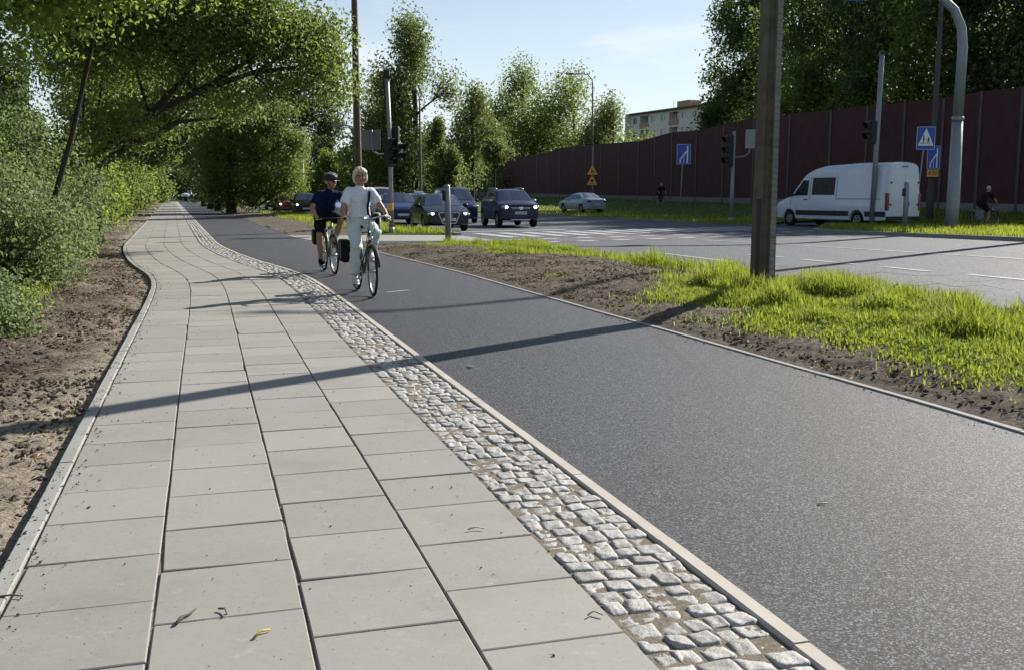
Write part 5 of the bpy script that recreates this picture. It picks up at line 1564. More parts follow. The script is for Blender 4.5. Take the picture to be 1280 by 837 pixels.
# island post with double signal
p = at(1089, 286.5); h = zat(67, p.y)
t = thing('traffic_light', 'tall thin traffic light post in front of the van, with two visors facing left', 'traffic light', (p.x, p.y, 0), 0, 'traffic lights at the crossing')
b = MB(); b.tube([(0, 0, -.2), (.05, 0, h * .5), (.10, 0, h)], [.11, .105, .095], 12); b.build('post', M['galv'], t)
b = MB(); b.box((.10, 0, h + .02), (.2, .2, .14), bev=.02); b.build('cap', M['black'], t)
signal_head(t, (-.20, -.02, zat(165, p.y)), R(-78), 2, .44)
b = MB(); b.box((.02, .0, zat(166, p.y)), (.18, .16, .95), bev=.02); b.build('mount', M['signal_black'], t)
# mast with curved arm
p = at(1187.5, 290.5)
t = thing('signal_mast', 'thick grey mast on the island whose arm curves left out of the picture', 'mast', (p.x, p.y, 0))
hz = zat(60, p.y); b = MB()
lean = (1199 - 1187.5) / 230 * (1 / FPX) * p.y * 0 + .06 / 7.2
P = [(0, 0, -.3), (.05, 0, 1.0), (lean * 4, 0, 4.2)]; b.tube(P, [.245, .235, .195], 18); b.build('shaft_lower', M['galv'], t)
b = MB(); x1 = lean * 4.2
P = [(x1, 0, 4.2), (lean * hz, 0, hz), (lean * hz - .08, 0, hz + .7), (lean * hz - .38, 0, hz + 1.35), (lean * hz - .95, 0, hz + 1.85), (lean * hz - 1.9, 0, hz + 2.2), (lean * hz - 5.2, 0, hz + 2.6)]
b.tube(P, [.19, .175, .165, .155, .15, .14, .10], 18); b.build('arm', M['galv'], t)
b = MB(); b.tube([(x1 - .002, 0, 4.12), (x1 + .004, 0, 4.30)], [.215, .215], 18); b.build('collar', M['galv'], t)
b = MB(); b.tube([(0, 0, 0), (0, 0, .05)], [.36, .36], 18); b.build('base_plate', M['galv'], t)
pp = far(1058, p.y - .25); zb_ = zat(1.5, p.y - .25)
b = MB(); b.box((pp.x - p.x, -.25, zb_ + .45), (.72, .03, .9), bev=.02); b.build('blue_board', M['sign_blue'], t)

# ------------------------------------------------------------------ push-button posts and bollards
def post(label, px, py, ytop, r, mat, zg=0.0, name='button_post', cat='post', btn=None):
    p = at(px, py, zg); h = zat(ytop, p.y) - zg
    t = thing(name, label, cat, (p.x, p.y, zg), 0)
    b = MB(); b.tube([(0, 0, -.3), (-.01, 0, h * .5), (-.03, 0, h - .04), (-.03, 0, h)], [r, r, r, r * .6], 14); b.build('post', mat, t)
    if btn:
        b = MB(); b.box((-r - .02, -.02, h * btn), (.12, .14, .30), bev=.03); b.build('button_box', M['black'], t)
    return t
post('grey pedestrian button post on the grass corner before the black saloon', 560.5, 302, 231, .092, M['galv'], .0, btn=.80)
post('grey button post on the island between the thin signal post and the crossing sign pole', 1131, 286.5, 227.5, .095, M['galv'], .1, btn=.78)
post('short pale concrete bollard on the grass behind the woman in white', 471.5, 291, 266, .16, M['concrete'], .05, name='bollard', cat='bollard')
# ------------------------------------------------------------------ foliage
def unit(n, rng):
    v = rng.normal(size=(n, 3)); return v / np.linalg.norm(v, axis=1)[:, None]

def leaves(name, P, size, mat, parent, rng, up=.5, aspect=.62, fold=.16, droop=.15):
    n = len(P)
    N = unit(n, rng) + np.array([0, 0, up]); N /= np.linalg.norm(N, axis=1)[:, None]
    A = unit(n, rng); A -= N * (A * N).sum(1)[:, None]; A /= np.linalg.norm(A, axis=1)[:, None]
    B = np.cross(N, A)
    L = size * rng.uniform(.65, 1.3, n)[:, None]; W = L * aspect * rng.uniform(.8, 1.2, n)[:, None]
    P = P - A * L * .5
    dz = np.array([0, 0, -1.0]) * L * droop
    v0 = P; v1 = P + A * L * .45 + B * W * .5 + N * L * fold; v2 = P + A * L + dz; v3 = P + A * L * .45 - B * W * .5 + N * L * fold
    V = np.stack([v0, v1, v2, v3], 1).reshape(-1, 3); F = np.arange(4 * n).reshape(n, 4)
    return npmesh(name, V, F, mat, parent)

def blob_points(blobs, n, rng, gap=.35, shell=.45):
    w = np.array([b[3] * b[4] + b[4] * b[5] + b[3] * b[5] for b in blobs]); w = w / w.sum()
    pts = []; which = []
    ph = rng.uniform(0, 6.28, 6); need = n
    while need > 0:
        k = rng.choice(len(blobs), need * 2, p=w); bb = np.array(blobs)[k]
        r = rng.random(len(k)) ** shell; d = unit(len(k), rng)
        p = bb[:, :3] + d * r[:, None] * bb[:, 3:6]
        q = np.sin(p[:, 0] * 1.9 + ph[0]) + np.sin(p[:, 1] * 1.7 + ph[1]) + np.sin(p[:, 2] * 2.1 + ph[2]) + .8 * np.sin(p[:, 0] * 4.1 + p[:, 2] * 3.3 + ph[3]) + .8 * np.sin(p[:, 1] * 3.9 - p[:, 2] * 3.1 + ph[4])
        ok = q > (-3.2 + gap * 4); p = p[ok][:need]; pts.append(p); which.append(k[ok][:need]); need -= len(p)
    return np.concatenate(pts), np.concatenate(which)

def tree(name, label, loc, trunk, r0, blobs, ncl, per, lsize, crad, leaf, seed, cat='tree', group=None, bark='bark', twigs=.5, gap=.3, up=.5, zmin=.15, extra=(), aspect=.62, squash=.75, shell=.45):
    """trunk: list of points; blobs: (x,y,z,rx,ry,rz) in local metres"""
    rng = np.random.default_rng(seed); t = thing(name, label, cat, loc, 0, group)
    b = MB(); tp = [Vector(p) for p in trunk]
    rads = [r0 * (1 - .62 * i / (len(tp) - 1)) for i in range(len(tp))]; rads[0] *= 1.25
    b.tube([tp[0] - Vector((0, 0, .3))] + tp, [rads[0] * 1.15] + rads, 9)
    attach = []
    for bl in blobs:
        c = Vector(bl[:3]); a = min(tp[1:], key=lambda p: (p - c).length + max(0, (p.z - c.z)) * 2)
        k = tp.index(a); m1 = a * .55 + c * .45 + Vector((0, 0, -.12 * (c - a).length)) + Vector(rng.normal(0, .12, 3)) * (c - a).length * .5
        rr = max(.012, rads[k] * .55)
        b.tube([a, m1, c], [rr, rr * .7, rr * .35], 6); attach.append((m1, c, rr * .35))
    for (P, ra) in extra: b.tube([Vector(p) for p in P], ra, 8)
    C, w = blob_points(blobs, ncl, rng, gap, shell); C[:, 2] = np.maximum(C[:, 2], zmin)
    nt_ = int(ncl * twigs)
    for i in range(nt_):
        m1, c, rr = attach[w[i]]; e = Vector(C[i]); f = rng.uniform(.2, 1); s = m1 * (1 - f) + c * f
        md = (s + e) / 2 + Vector((0, 0, .10 * (e - s).length)) + Vector(rng.normal(0, .06, 3)) * (e - s).length
        b.tube([s, md, e], [max(.006, rr * .55), max(.005, rr * .35), .004 + rr * .08], 4, cap=False)
    b.build('trunk', M[bark], t)
    P = np.repeat(C, per, 0) + np.clip(rng.normal(0, 1, (ncl * per, 3)), -2, 2) * np.array([crad, crad, crad * squash])
    P[:, 2] = np.maximum(P[:, 2], .05)
    leaves('crown' if cat == 'tree' else 'foliage', P, lsize, M[leaf], t, rng, up, aspect)
    return t

def bush(label, loc, r, h, ncl, per, lsize, leaf, seed, stems=11, name='shrub', group=None, gap=.25, crad=.16, up=.4, aspect=.62, blobs=None):
    rng = np.random.default_rng(seed); t = thing(name, label, 'shrub', loc, 0, group)
    if blobs is None:
        blobs = [(0, 0, h * .5, r * .8, r * .8, h * .5)]
        for k in range(6):
            a = rng.uniform(0, 6.28); q = r * rng.uniform(.3, .75); hh = h * rng.uniform(.35, .85)
            blobs.append((q * math.cos(a), q * math.sin(a), hh * .55, r * .5, r * .5, hh * .5))
    C, w = blob_points(blobs, ncl, rng, gap); C[:, 2] = np.maximum(C[:, 2], .08)
    b = MB()
    for i in range(min(ncl, stems + ncl // 5)):
        e = Vector(C[i]); s = Vector((e.x * .25 + rng.normal(0, .1), e.y * .25 + rng.normal(0, .1), -.1)); md = (s + e) / 2 + Vector((rng.normal(0, .1), rng.normal(0, .1), .1))
        k = 2.2 if i < stems else 1
        b.tube([s, md, e], [.012 * k, .009 * k, .004], 5, cap=False)
    b.build('stem', M['bark'], t)
    P = np.repeat(C, per, 0) + np.clip(rng.normal(0, 1, (ncl * per, 3)), -2, 2) * crad
    P[:, 2] = np.maximum(P[:, 2], .04)
    leaves('foliage', P, lsize, M[leaf], t, rng, up, aspect); return t

def auto_blobs(rng, cx, cy, z0, z1, rx, ry, n, top=.55):
    """an uneven crown: one core and n side masses"""
    H = z1 - z0; B = [(cx, cy, z0 + H * .48, rx * .62, ry * .62, H * .42)]
    for k in range(n):
        a = 2.4 * k + rng.uniform(-.5, .5); f = (k + .5) / n
        prof = math.sin(PI * min(1, .12 + f * .82)) ** .7
        q = rng.uniform(.45, .75)
        B.append((cx + rx * q * prof * math.cos(a), cy + ry * q * prof * math.sin(a), z0 + H * (.08 + .84 * f), rx * rng.uniform(.26, .44), ry * rng.uniform(.26, .44), H * rng.uniform(.09, .16)))
    B.append((cx + rng.uniform(-.2, .2) * rx, cy, z1 - H * .12, rx * .32, ry * .32, H * .12))
    return B

G1 = 'trees along the left of the pavement'
rg = np.random.default_rng(21)
# undergrowth along the soil strip, nearest first : (x, y, r, h, clusters, per, leaf size, leaf)
SHR = [(-10.0, 21.2, 1.2, 3.3, 330, 34, .085, 'leaf_grey', 'grey-green thicket of thin stems between the low weedy shrub and the twin trunks'), (-12.0, 24.2, 1.2, 3.6, 330, 32, .09, 'leaf_maple', 'yellow-green thicket in front of the big arching trunk'), (-13.4, 27.6, 1.15, 4.0, 300, 30, .10, 'leaf_grey', 'pale thicket wrapped round the base of the arching trunk'), (-13.4, 30.0, 1.1, 3.4, 260, 30, .105, 'leaf_maple', 'bright thicket just beyond the arching trunk'), (-5.35, 10.35, .42, .38, 70, 34, .06, 'leaf_grey', 'tiny weed clump lowest on the soil at the left picture edge'), (-5.95, 12.0, .55, .5, 90, 34, .065, 'leaf_maple', 'small bright weed clump on the soil in front of the shrubs'), (-6.35, 11.2, .75, .8, 150, 34, .07, 'leaf_grey', 'knee-high grey-green weed clump at the foot of the nearest shrub'),
       (-14.2, 32.0, 1.0, 1.9, 180, 26, .12, 'leaf_maple', 'small bright shrub at the pavement edge past the twin trunks'), (-15.6, 35.6, 1.2, 2.6, 190, 26, .13, 'leaf_mid', 'green shrub close to the pavement just past the bend'), (-17.4, 40.5, 1.4, 3.0, 200, 24, .15, 'leaf_maple', 'yellow-green shrub close to the straight pavement, lower than its neighbours'), (-19.6, 46.5, 1.5, 3.4, 200, 22, .17, 'leaf_mid', 'leafy shrub close to the pavement before the leafy tunnel'), (-22.4, 54.5, 1.7, 3.8, 200, 22, .19, 'leaf_maple', 'light shrub close to the pavement where the tunnel starts'), (-26.2, 65.5, 1.9, 4.2, 190, 20, .23, 'leaf_mid', 'shrub close to the pavement a little inside the tunnel'), (-31.8, 81.5, 2.3, 4.8, 190, 20, .28, 'leaf_maple', 'pale shrub close to the pavement well inside the tunnel'), (-39.5, 104, 2.8, 5.4, 180, 20, .34, 'leaf_mid', 'shrub leaning over the pavement near the end of the tunnel'), (-51, 138, 3.6, 6.5, 180, 20, .44, 'leaf_maple', 'last shrub leaning over the far pavement'), (-66, 182, 4.6, 8, 180, 20, .58, 'leaf_mid', 'rounded shrub at the very end of the pavement'),
       (-7.2, 10.8, 1.3, 2.6, 340, 38, .072, 'leaf_grey', 'grey-green shrub at the left edge, nearest of the undergrowth'),
       (-8.5, 12.6, 1.5, 4.4, 480, 40, .075, 'leaf_grey', 'tall silvery green shrub filling the left edge below the maple leaves'),
       (-7.9, 14.9, 1.4, 2.1, 380, 38, .072, 'leaf_grey', 'low rounded grey-green shrub spilling onto the soil beside the nearest soil clods'),
       (-9.9, 16.6, 1.6, 4.6, 420, 38, .085, 'leaf_maple', 'yellow-green young maple thicket behind the low grey-green shrub'),
       (-9.05, 18.6, 1.25, 1.9, 260, 32, .09, 'leaf_grey', 'low weedy shrub just before the twin thin trunks'),
       (-11.9, 20.5, 1.7, 5.0, 330, 30, .11, 'leaf_maple', 'tall yellow-green shrub left of the leaning dark trunk'),
       (-13.6, 25.0, 1.7, 4.2, 300, 28, .12, 'leaf_mid', 'green shrub behind the twin thin trunks'),
       (-15.2, 30.5, 1.6, 3.2, 240, 26, .13, 'leaf_mid', 'shrub just past the twin thin trunks, beside the pavement bend'),
       (-17.6, 36.0, 1.8, 4.0, 240, 24, .15, 'leaf_maple', 'bright shrub beyond the pavement bend on the left'),
       (-20.3, 43.0, 2.0, 4.4, 240, 22, .17, 'leaf_mid', 'shrub in the hedge line halfway along the straight pavement'),
       (-23.6, 52.0, 2.2, 4.6, 240, 20, .20, 'leaf_maple', 'sunlit shrub in the hedge line at the start of the leafy tunnel'),
       (-27.8, 63.0, 2.4, 5.0, 230, 20, .23, 'leaf_mid', 'farther hedge shrub inside the leafy tunnel'),
       (-33.5, 78.0, 2.8, 5.5, 220, 20, .27, 'leaf_maple', 'pale green shrub deep in the leafy tunnel'),
       (-41.5, 100., 3.2, 6.0, 220, 20, .33, 'leaf_mid', 'shrub near the far end of the leafy tunnel'),
       (-53.0, 132., 4.0, 6.5, 200, 20, .42, 'leaf_maple', 'last light green shrub before the far end of the pavement')]
for i, (x, y, r, h, nc, per, ls, lf, lb) in enumerate(SHR):
    bush(lb, (x, y, -.03), r, h, nc, per, ls, lf, 100 + i, group='undergrowth left of the pavement', crad=.17 * (ls / .085) ** .8)

# back row, so that no gap opens to the field
BK = [(-11.2, 11.5, 2.6, 8.5), (-12.5, 15.5, 2.8, 9.0), (-15.0, 20.5, 3.0, 9.5), (-17.5, 26.5, 3.2, 10.0), (-20.5, 33.5, 3.4, 10.0), (-24.5, 42, 3.8, 10.5), (-29.5, 54, 4.2, 11.0), (-36, 70, 4.8, 11.5), (-46, 92, 5.4, 12)]
BL_ = ['back-row tree hidden behind the near undergrowth at the left edge', 'back-row tree behind the yellow-green maple thicket', 'back-row tree behind the leaning dark trunk', 'back-row tree behind the twin thin trunks',
       'back-row tree behind the pavement bend', 'back-row tree behind the halfway hedge shrub', 'back-row tree behind the start of the leafy tunnel', 'back-row tree deep in the leafy tunnel', 'back-row tree closing the far left of the leafy tunnel']
for i, (x, y, r, h) in enumerate(BK):
    q = np.random.default_rng(300 + i)
    tree('deciduous_tree', BL_[i], (x, y, 0), [(0, 0, 0), (.1, .1, h * .35), (0, .2, h * .75)], .13 + .002 * y, auto_blobs(q, 0, 0, .6, h, r, r, 9), 420, 24, .10 + .0032 * y, .34, ['leaf_mid', 'leaf_dark', 'leaf_grey'][i % 3], 320 + i, group=G1, twigs=.3, gap=.42)

# maple over the left corner
q = np.random.default_rng(40)
tree('maple_tree', 'leafy maple with bright green leaves hanging into the top left corner', (-8.7, 14.2, 0), [(0, 0, 0), (.15, .1, 1.5), (.5, .1, 3.2), (.9, 0, 5.0)], .10,
     [(1.2, -.6, 3.9, 1.3, 1.5, .9), (.2, -1.6, 4.4, 1.4, 1.5, 1.0), (1.9, .8, 4.9, 1.5, 1.5, 1.0), (.2, .9, 5.3, 1.8, 1.8, 1.2), (2.4, 2.2, 5.8, 1.6, 1.6, 1.0), (-.8, -1.0, 3.3, 1.2, 1.3, 1.0)],
     560, 34, .10, .24, 'leaf_maple', 41, group=G1, twigs=.35, up=.6, aspect=.8)
# leaning dark trunk (45,290)->(90,170)
p = at(46, 318, 0)
tree('leaning_tree', 'slim dark tree leaning right with a bare lower trunk near the left edge', (-7.6, 15.9, 0), [(0, 0, 0), (.22, 0, .85), (.72, 0, 2.3), (1.1, 0, 3.6), (1.3, .2, 5.0)], .058,
     [(1.4, 0, 5.2, 1.6, 1.6, 1.1), (2.3, .2, 6.0, 1.5, 1.5, .9), (.7, .4, 6.4, 1.6, 1.6, 1.1), (2.8, -.4, 4.9, 1.1, 1.1, .6), (.5, -.3, 4.4, 1.0, 1.1, .8)], 420, 32, .10, .26, 'leaf_maple', 51, group=G1, twigs=.35)
# twin thin trunks at (113,305)
p = at(113, 304, 0)
for k, (dx, lb) in enumerate(((0, 'left one of the twin thin straight trunks at the soil edge'), (.28, 'right one of the twin thin straight trunks at the soil edge'))):
    tree('young_tree', lb, (p.x + dx, p.y + .15 * k, -.02), [(0, 0, 0), (.03 - .1 * k, 0, 1.6), (-.02, 0, 3.2), (.12 + .3 * k, .1, 5.6)], .075,
         [(.3 + .5 * k, 0, 5.4, 1.3, 1.4, 1.2), (-.5, .3, 6.4, 1.4, 1.4, 1.0), (.9, -.2, 6.6, 1.3, 1.3, 1.0)], 200, 30, .115, .28, 'leaf_mid', 61 + k, group=G1, twigs=.3)
# great arching tree
p = at(97, 306, 0)
arch = [(0, 0, 0), (.2, 0, 1.3), (1.0, -.1, 2.7), (2.3, -.2, 3.6), (3.6, -.2, 4.2), (5.2, -.2, 4.75)]
lim = [([(2.3, -.2, 3.6), (3.0, .3, 4.5), (3.6, .8, 5.6)], [.10, .075, .05]), ([(1.0, -.1, 2.7), (2.2, -.3, 2.95), (3.1, -.4, 3.4), (4.2, -.4, 3.5)], [.10, .08, .06, .03]),
       ([(5.2, -.2, 4.75), (6.4, -.1, 4.9), (7.6, .1, 5.3)], [.075, .05, .02]), ([(3.6, -.2, 4.2), (5.0, .5, 5.2), (6.0, 1.0, 6.4)], [.085, .06, .03])]
tree('arching_tree', 'big tree with a thick dark limb arching right over the pavement', (p.x, p.y, 0), arch, .16,
     [(.5, -1.2, 2.5, 1.0, .8, .9), (1.9, -1.3, 3.2, 1.0, .7, .6), (3.2, 0, 5.3, 1.7, 1.8, 1.0), (4.8, .3, 6.0, 1.8, 2.0, 1.1), (6.3, 0, 5.5, 1.6, 1.8, 1.0), (7.1, .1, 4.6, 1.0, 1.4, .8), (2.4, .6, 6.4, 1.8, 1.8, 1.1), (4.1, .8, 7.5, 1.7, 2.0, 1.0), (3.0, 1.0, 8.0, 2.0, 2.0, 1.1), (5.2, .4, 6.9, 1.3, 1.7, .9), (6.7, .3, 6.0, .8, 1.1, .6), (4.6, -.3, 4.0, .9, 1.1, .5), (5.9, -.2, 4.2, .9, 1.1, .5), (1.2, .5, 7.2, 1.7, 1.7, 1.2), (4.8, .5, 8.4, 1.2, 1.5, .9)],
     1400, 32, .118, .28, 'leaf_mid', 71, group=G1, twigs=.5, extra=lim, gap=.46)
# second arch further on (190,225)
tree('arching_tree', 'second tree arching over the pavement, farther along', (-22.0, 50, 0), [(0, 0, 0), (.5, 0, 1.6), (1.8, 0, 2.9), (3.4, -.2, 3.9), (4.8, -.2, 4.3)], .26,
     [(3.2, 0, 5.2, 2.0, 2.2, 1.2), (5.0, 0, 5.4, 1.8, 2.2, 1.2), (1.6, 0, 6.0, 2.2, 2.2, 1.4), (4.0, 0, 7.2, 2.3, 2.3, 1.4), (6.6, 0, 6.2, 1.8, 2.2, 1.2), (6.3, .3, 8.0, 1.8, 2.0, 1.2), (7.8, 0, 7.0, 1.3, 1.5, 1.1), (3.0, .5, 9.0, 2.2, 2.2, 1.2)],
     800, 28, .16, .42, 'leaf_mid', 81, group=G1, twigs=.35)
tree('deciduous_tree', 'tree filling the canopy between the two arching trees', (-17.6, 38, 0), [(0, 0, 0), (.3, 0, 2), (1.2, 0, 4), (2.2, 0, 6)], .2,
     [(2.0, 0, 6.0, 2.0, 2.0, 1.3), (3.8, 0, 6.6, 1.8, 2.0, 1.2), (1.0, 0, 7.4, 2.2, 2.2, 1.3), (3.2, 0, 8.2, 2.2, 2.2, 1.3), (5.4, 0, 7.6, 1.6, 1.8, 1.2), (4.8, 0, 9.2, 1.7, 1.8, 1.1)], 620, 28, .14, .36, 'leaf_mid', 91, group=G1, twigs=.35)
for i, (x, y, lb) in enumerate(((-28.5, 66, 'third canopy tree leaning over the pavement inside the leafy tunnel'), (-36, 86, 'fourth canopy tree leaning over the pavement inside the leafy tunnel'), (-48, 118, 'canopy tree near the far end of the leafy tunnel'))):
    k = 1 + .15 * i
    tree('deciduous_tree', lb, (x, y, 0), [(0, 0, 0), (.5, 0, 2), (2.0, 0, 4), (3.6, 0, 5.6)], .25,
         [(3.0 * k, 0, 5.6, 2.4 * k, 2.4, 1.5), (5.4 * k, 0, 6.6, 2.2 * k, 2.4, 1.5), (1.2, 0, 6.6, 2.4, 2.4, 1.6), (4.0 * k, 0, 8.8, 2.8, 2.6, 1.7)], 360, 22, .26 + .05 * i, .5, ['leaf_mid', 'leaf_dark', 'leaf_mid'][i], 95 + i, group=G1, twigs=.3)

# trees right of the cycle path
G2 = 'trees between the cycle path and the road'
tree('bushy_tree', 'bushy tree with foliage to the ground at the right edge of the cycle path', (-21.3, 76.5, 0), [(0, 0, 0), (.05, 0, 1.6), (0, .2, 4), (.2, .2, 6.5)], .34,
     [(0, -.4, 1.7, 1.5, 1.5, 1.4), (1.7, -.7, 1.2, 1.2, 1.2, 1.0), (-1.1, -.2, 2.4, 1.1, 1.2, 1.2), (.4, .2, 3.6, 1.6, 1.6, 1.3), (2.4, -.5, 2.6, 1.3, 1.3, 1.2), (3.9, -.4, 1.7, 1.2, 1.2, 1.3), (4.9, -.2, 2.6, .9, 1.0, .9), (-1.5, .2, 4.6, 1.2, 1.3, 1.2),
      (2.2, .1, 4.6, 1.6, 1.6, 1.1), (4.1, .1, 4.0, 1.3, 1.3, 1.1), (.6, 0, 5.8, 1.7, 1.7, 1.2), (3.0, .2, 6.2, 1.5, 1.6, 1.0), (4.8, .2, 5.6, 1.1, 1.2, .9), (-.9, .1, 6.9, 1.5, 1.6, 1.0), (1.6, .2, 7.6, 1.7, 1.7, 1.0), (3.9, .3, 7.6, 1.2, 1.3, .9)],
     1000, 22, .21, .44, 'leaf_mid', 131, group=G2, twigs=.35, zmin=.25, gap=.5)
tree('tall_tree', 'taller tree behind the dark bushy one with light leaves against the sky', (-19.6, 84, 0), [(0, 0, 0), (.1, 0, 3), (.3, 0, 6), (.4, 0, 9)], .26,
     [(1.0, 0, 8.2, 2.4, 2.4, 1.6), (3.0, 0, 7.6, 2.0, 2.0, 1.4), (4.4, 0, 9.0, 1.8, 1.8, 1.3), (2.0, 0, 10.4, 2.2, 2.2, 1.4), (4.6, 0, 6.8, 1.5, 1.5, 1.1), (-.8, 0, 10.0, 2.2, 2.2, 1.5), (3.8, 0, 11.6, 1.6, 1.6, 1.0)], 520, 22, .24, .5, 'leaf_dark', 133, group=G2, twigs=.4, gap=.42)
for i, (x, y, lb) in enumerate(((-26.2, 90, 'dark trunked tree just behind the bushy tree on the path edge'), (-31.0, 104, 'second dark tree down the right side of the cycle path'), (-38.5, 126, 'third dark tree down the right side of the cycle path'))):
    tree('deciduous_tree', lb, (x, y, 0), [(0, 0, 0), (.0, 0, 2.5), (.2, 0, 5), (.4, 0, 8)], .30,
         [(.3, 0, 6.4, 2.6, 2.6, 2.2), (2.2, 0, 5.6, 2.2, 2.2, 1.7), (-1.6, 0, 6.8, 2.2, 2.2, 1.7), (.8, 0, 9.0, 2.5, 2.5, 1.7), (2.0, 0, 3.4, 1.8, 1.8, 1.3), (.2, -.3, 2.2, 1.7, 1.6, 1.8), (1.6, -.4, 1.4, 1.5, 1.5, 1.2)], 430, 20, .30 + .03 * i, .55, 'leaf_dark', 141 + i, group=G2, twigs=.3)

# poplar and the trees beyond the road
def upright(label, px, Y, ytop, wpx, leaf, seed, ncl, lsize, gz=0, base=.8, name='poplar_tree', group='trees beyond the queue of cars', gap=.34, sparse=False):
    q = np.random.default_rng(seed); p = far(px, Y, gz); h = zat(ytop, Y) - gz; r = wpx / 2 / FPX * Y
    B = []
    for k in range(18):
        f = k / 17; a = q.uniform(0, 6.28)
        rad = r * (.95 if f < .5 else .95 - (f - .5) * 1.5) * q.uniform(.35, 1)
        B.append((rad * math.cos(a), rad * math.sin(a), base + (h - base) * (.08 + .82 * f), r * q.uniform(.36, .52) * (1.15 - .6 * f), r * q.uniform(.36, .52) * (1.15 - .6 * f), (h - base) * q.uniform(.10, .17)))
    B.append((0, 0, h * .93, r * .16, r * .16, h * .07))
    return tree(name, label, p, [(0, 0, 0), (.05, 0, h * .25), (.1, 0, h * .5), (0, 0, h * .72), (.02, 0, h * .93)], .014 * h + .06, B, int(ncl * 1.5), 22, lsize, r * .13, leaf, seed + 1, group=group, twigs=.45, gap=gap, aspect=.55, squash=1.3)
upright('tall slender poplar with feathery top, the tallest tree against the sky', 519, 72, 17, 122, 'leaf_poplar', 201, 900, .22)
upright('wispy poplar branch tree leaning out left of the tall poplar, beside the slim concrete pole', 482, 76, 92, 80, 'leaf_poplar', 203, 300, .22)
upright('rounded lower poplar directly right of the tall one', 552, 70, 150, 44, 'leaf_poplar', 205, 260, .20)
upright('pale poplar with a pointed top between the tall poplar and the round dark trees', 590, 98, 108, 84, 'leaf_poplar', 207, 400, .26, base=3.2)
upright('small bright round-leaved tree in front of the noise wall top', 617, 92, 174, 40, 'leaf_poplar', 209, 120, .24, base=4.4, name='small_tree')
upright('tiny yellowish tree poking over the noise wall', 667, 150, 174, 18, 'leaf_lime', 211, 60, .3, gz=1, base=4, name='small_tree')
upright('dark poplar with a sunlit rounded head behind the noise wall', 653, 156, 84, 118, 'leaf_mid', 213, 560, .42, gz=.5, group='trees behind the noise wall', gap=.3)
upright('wide poplar right behind the bent street lamp', 716, 150, 94, 140, 'leaf_mid', 215, 600, .42, gz=.5, group='trees behind the noise wall', gap=.3)
upright('pale green poplar beside the apartment block', 765, 138, 122, 96, 'leaf_poplar', 217, 400, .38, gz=.5, group='trees behind the noise wall', gap=.36)
upright('dark filler tree low behind the noise wall left of the rounded poplar', 615, 190, 140, 80, 'leaf_dark', 219, 260, .5, gz=.5, group='trees behind the noise wall')
for i, (px, Y, yt, w, lf, lb) in enumerate(((372, 150, 176, 70, 'leaf_mid', 'distant rounded tree left of the helmeted cyclist'), (415, 140, 172, 66, 'leaf_dark', 'distant dark tree above the helmeted cyclist'), (447, 128, 166, 54, 'leaf_mid', 'distant tree behind the slim concrete pole'), (398, 170, 164, 60, 'leaf_dark', 'farthest tree in the gap above the two cyclists'), (490, 110, 150, 70, 'leaf_dark', 'dark tree filling the space behind the tall poplar'), (545, 118, 160, 70, 'leaf_dark', 'dark tree filling the space behind the white taxi'), (330, 165, 150, 80, 'leaf_mid', 'distant tree behind the dark wooden pole'))):
    upright(lb, px, Y, yt, w, lf, 231 + 2 * i, 260, .38, base=.4, name='deciduous_tree', group='distant trees beyond the cyclists', gap=.25)
upright('bright yellow-green conifer behind the two cyclists', 410, 104, 192, 46, 'leaf_lime', 251, 200, .26, base=.5, name='conifer_tree')

# the dark wood behind the wall on the right
G3 = 'big trees behind the noise wall on the right'
WD = [(932, 98, -40, 66, 'big dark tree at the left end of the row, beside the apartment block'), (990, 90, -110, 90, 'big dark tree behind the thick concrete pole'), (1052, 82, -150, 90, 'big dark tree above the front of the van'),
      (1120, 75, -180, 100, 'big dark tree above the rear of the van'), (1190, 69, -200, 106, 'big dark tree behind the curved mast'), (1262, 64, -230, 112, 'big dark tree at the right edge behind the wall'), (1340, 60, -240, 118, 'big dark tree reaching in from beyond the right edge')]
for i, (px, Y, yt, w, lb) in enumerate(WD):
    q = np.random.default_rng(400 + i); p = far(px, Y, .4); h = zat(yt, Y) - .4; r = w / FPX * Y
    tree('big_tree', lb, p, [(0, 0, 0), (.1, 0, h * .22), (.2, .1, h * .45), (.1, 0, h * .75)], .36, auto_blobs(q, 0, 0, h * .12, h, r, r * .9, 18), 1000, 20, .34, .56, ['leaf_dark', 'leaf_mid', 'leaf_dark'][i % 3], 420 + i, group=G3, twigs=.45, gap=.56)
for i, (px, Y, yt, w, lb) in enumerate(((888, 96, 132, 34, 'small dark tree at the foot of the big trees beside the apartment block'), (1000, 80, 70, 60, 'undergrowth tree above the wall behind the thick concrete pole'), (1085, 75, 80, 60, 'undergrowth tree above the wall behind the thin signal post'), (1215, 66, 60, 60, 'undergrowth tree above the wall right of the curved mast'))):
    q = np.random.default_rng(440 + i); p = far(px, Y, .4); h = zat(yt, Y) - .4; r = w / FPX * Y
    tree('deciduous_tree', lb, p, [(0, 0, 0), (.1, 0, h * .3), (0, 0, h * .8)], .2, auto_blobs(q, 0, 0, h * .2, h, r, r, 8), 260, 20, .32, .55, 'leaf_mid' if i else 'leaf_dark', 450 + i, group=G3, twigs=.35, gap=.45)
tree('big_tree', 'big tree beyond the right edge shading the far road', (40, 62, .3), [(0, 0, 0), (0, 0, 6), (0, 0, 13)], .4, auto_blobs(np.random.default_rng(9), 0, 0, 4, 19, 6, 6, 12), 420, 20, .5, .8, 'leaf_dark', 470, group=G3, twigs=.2)

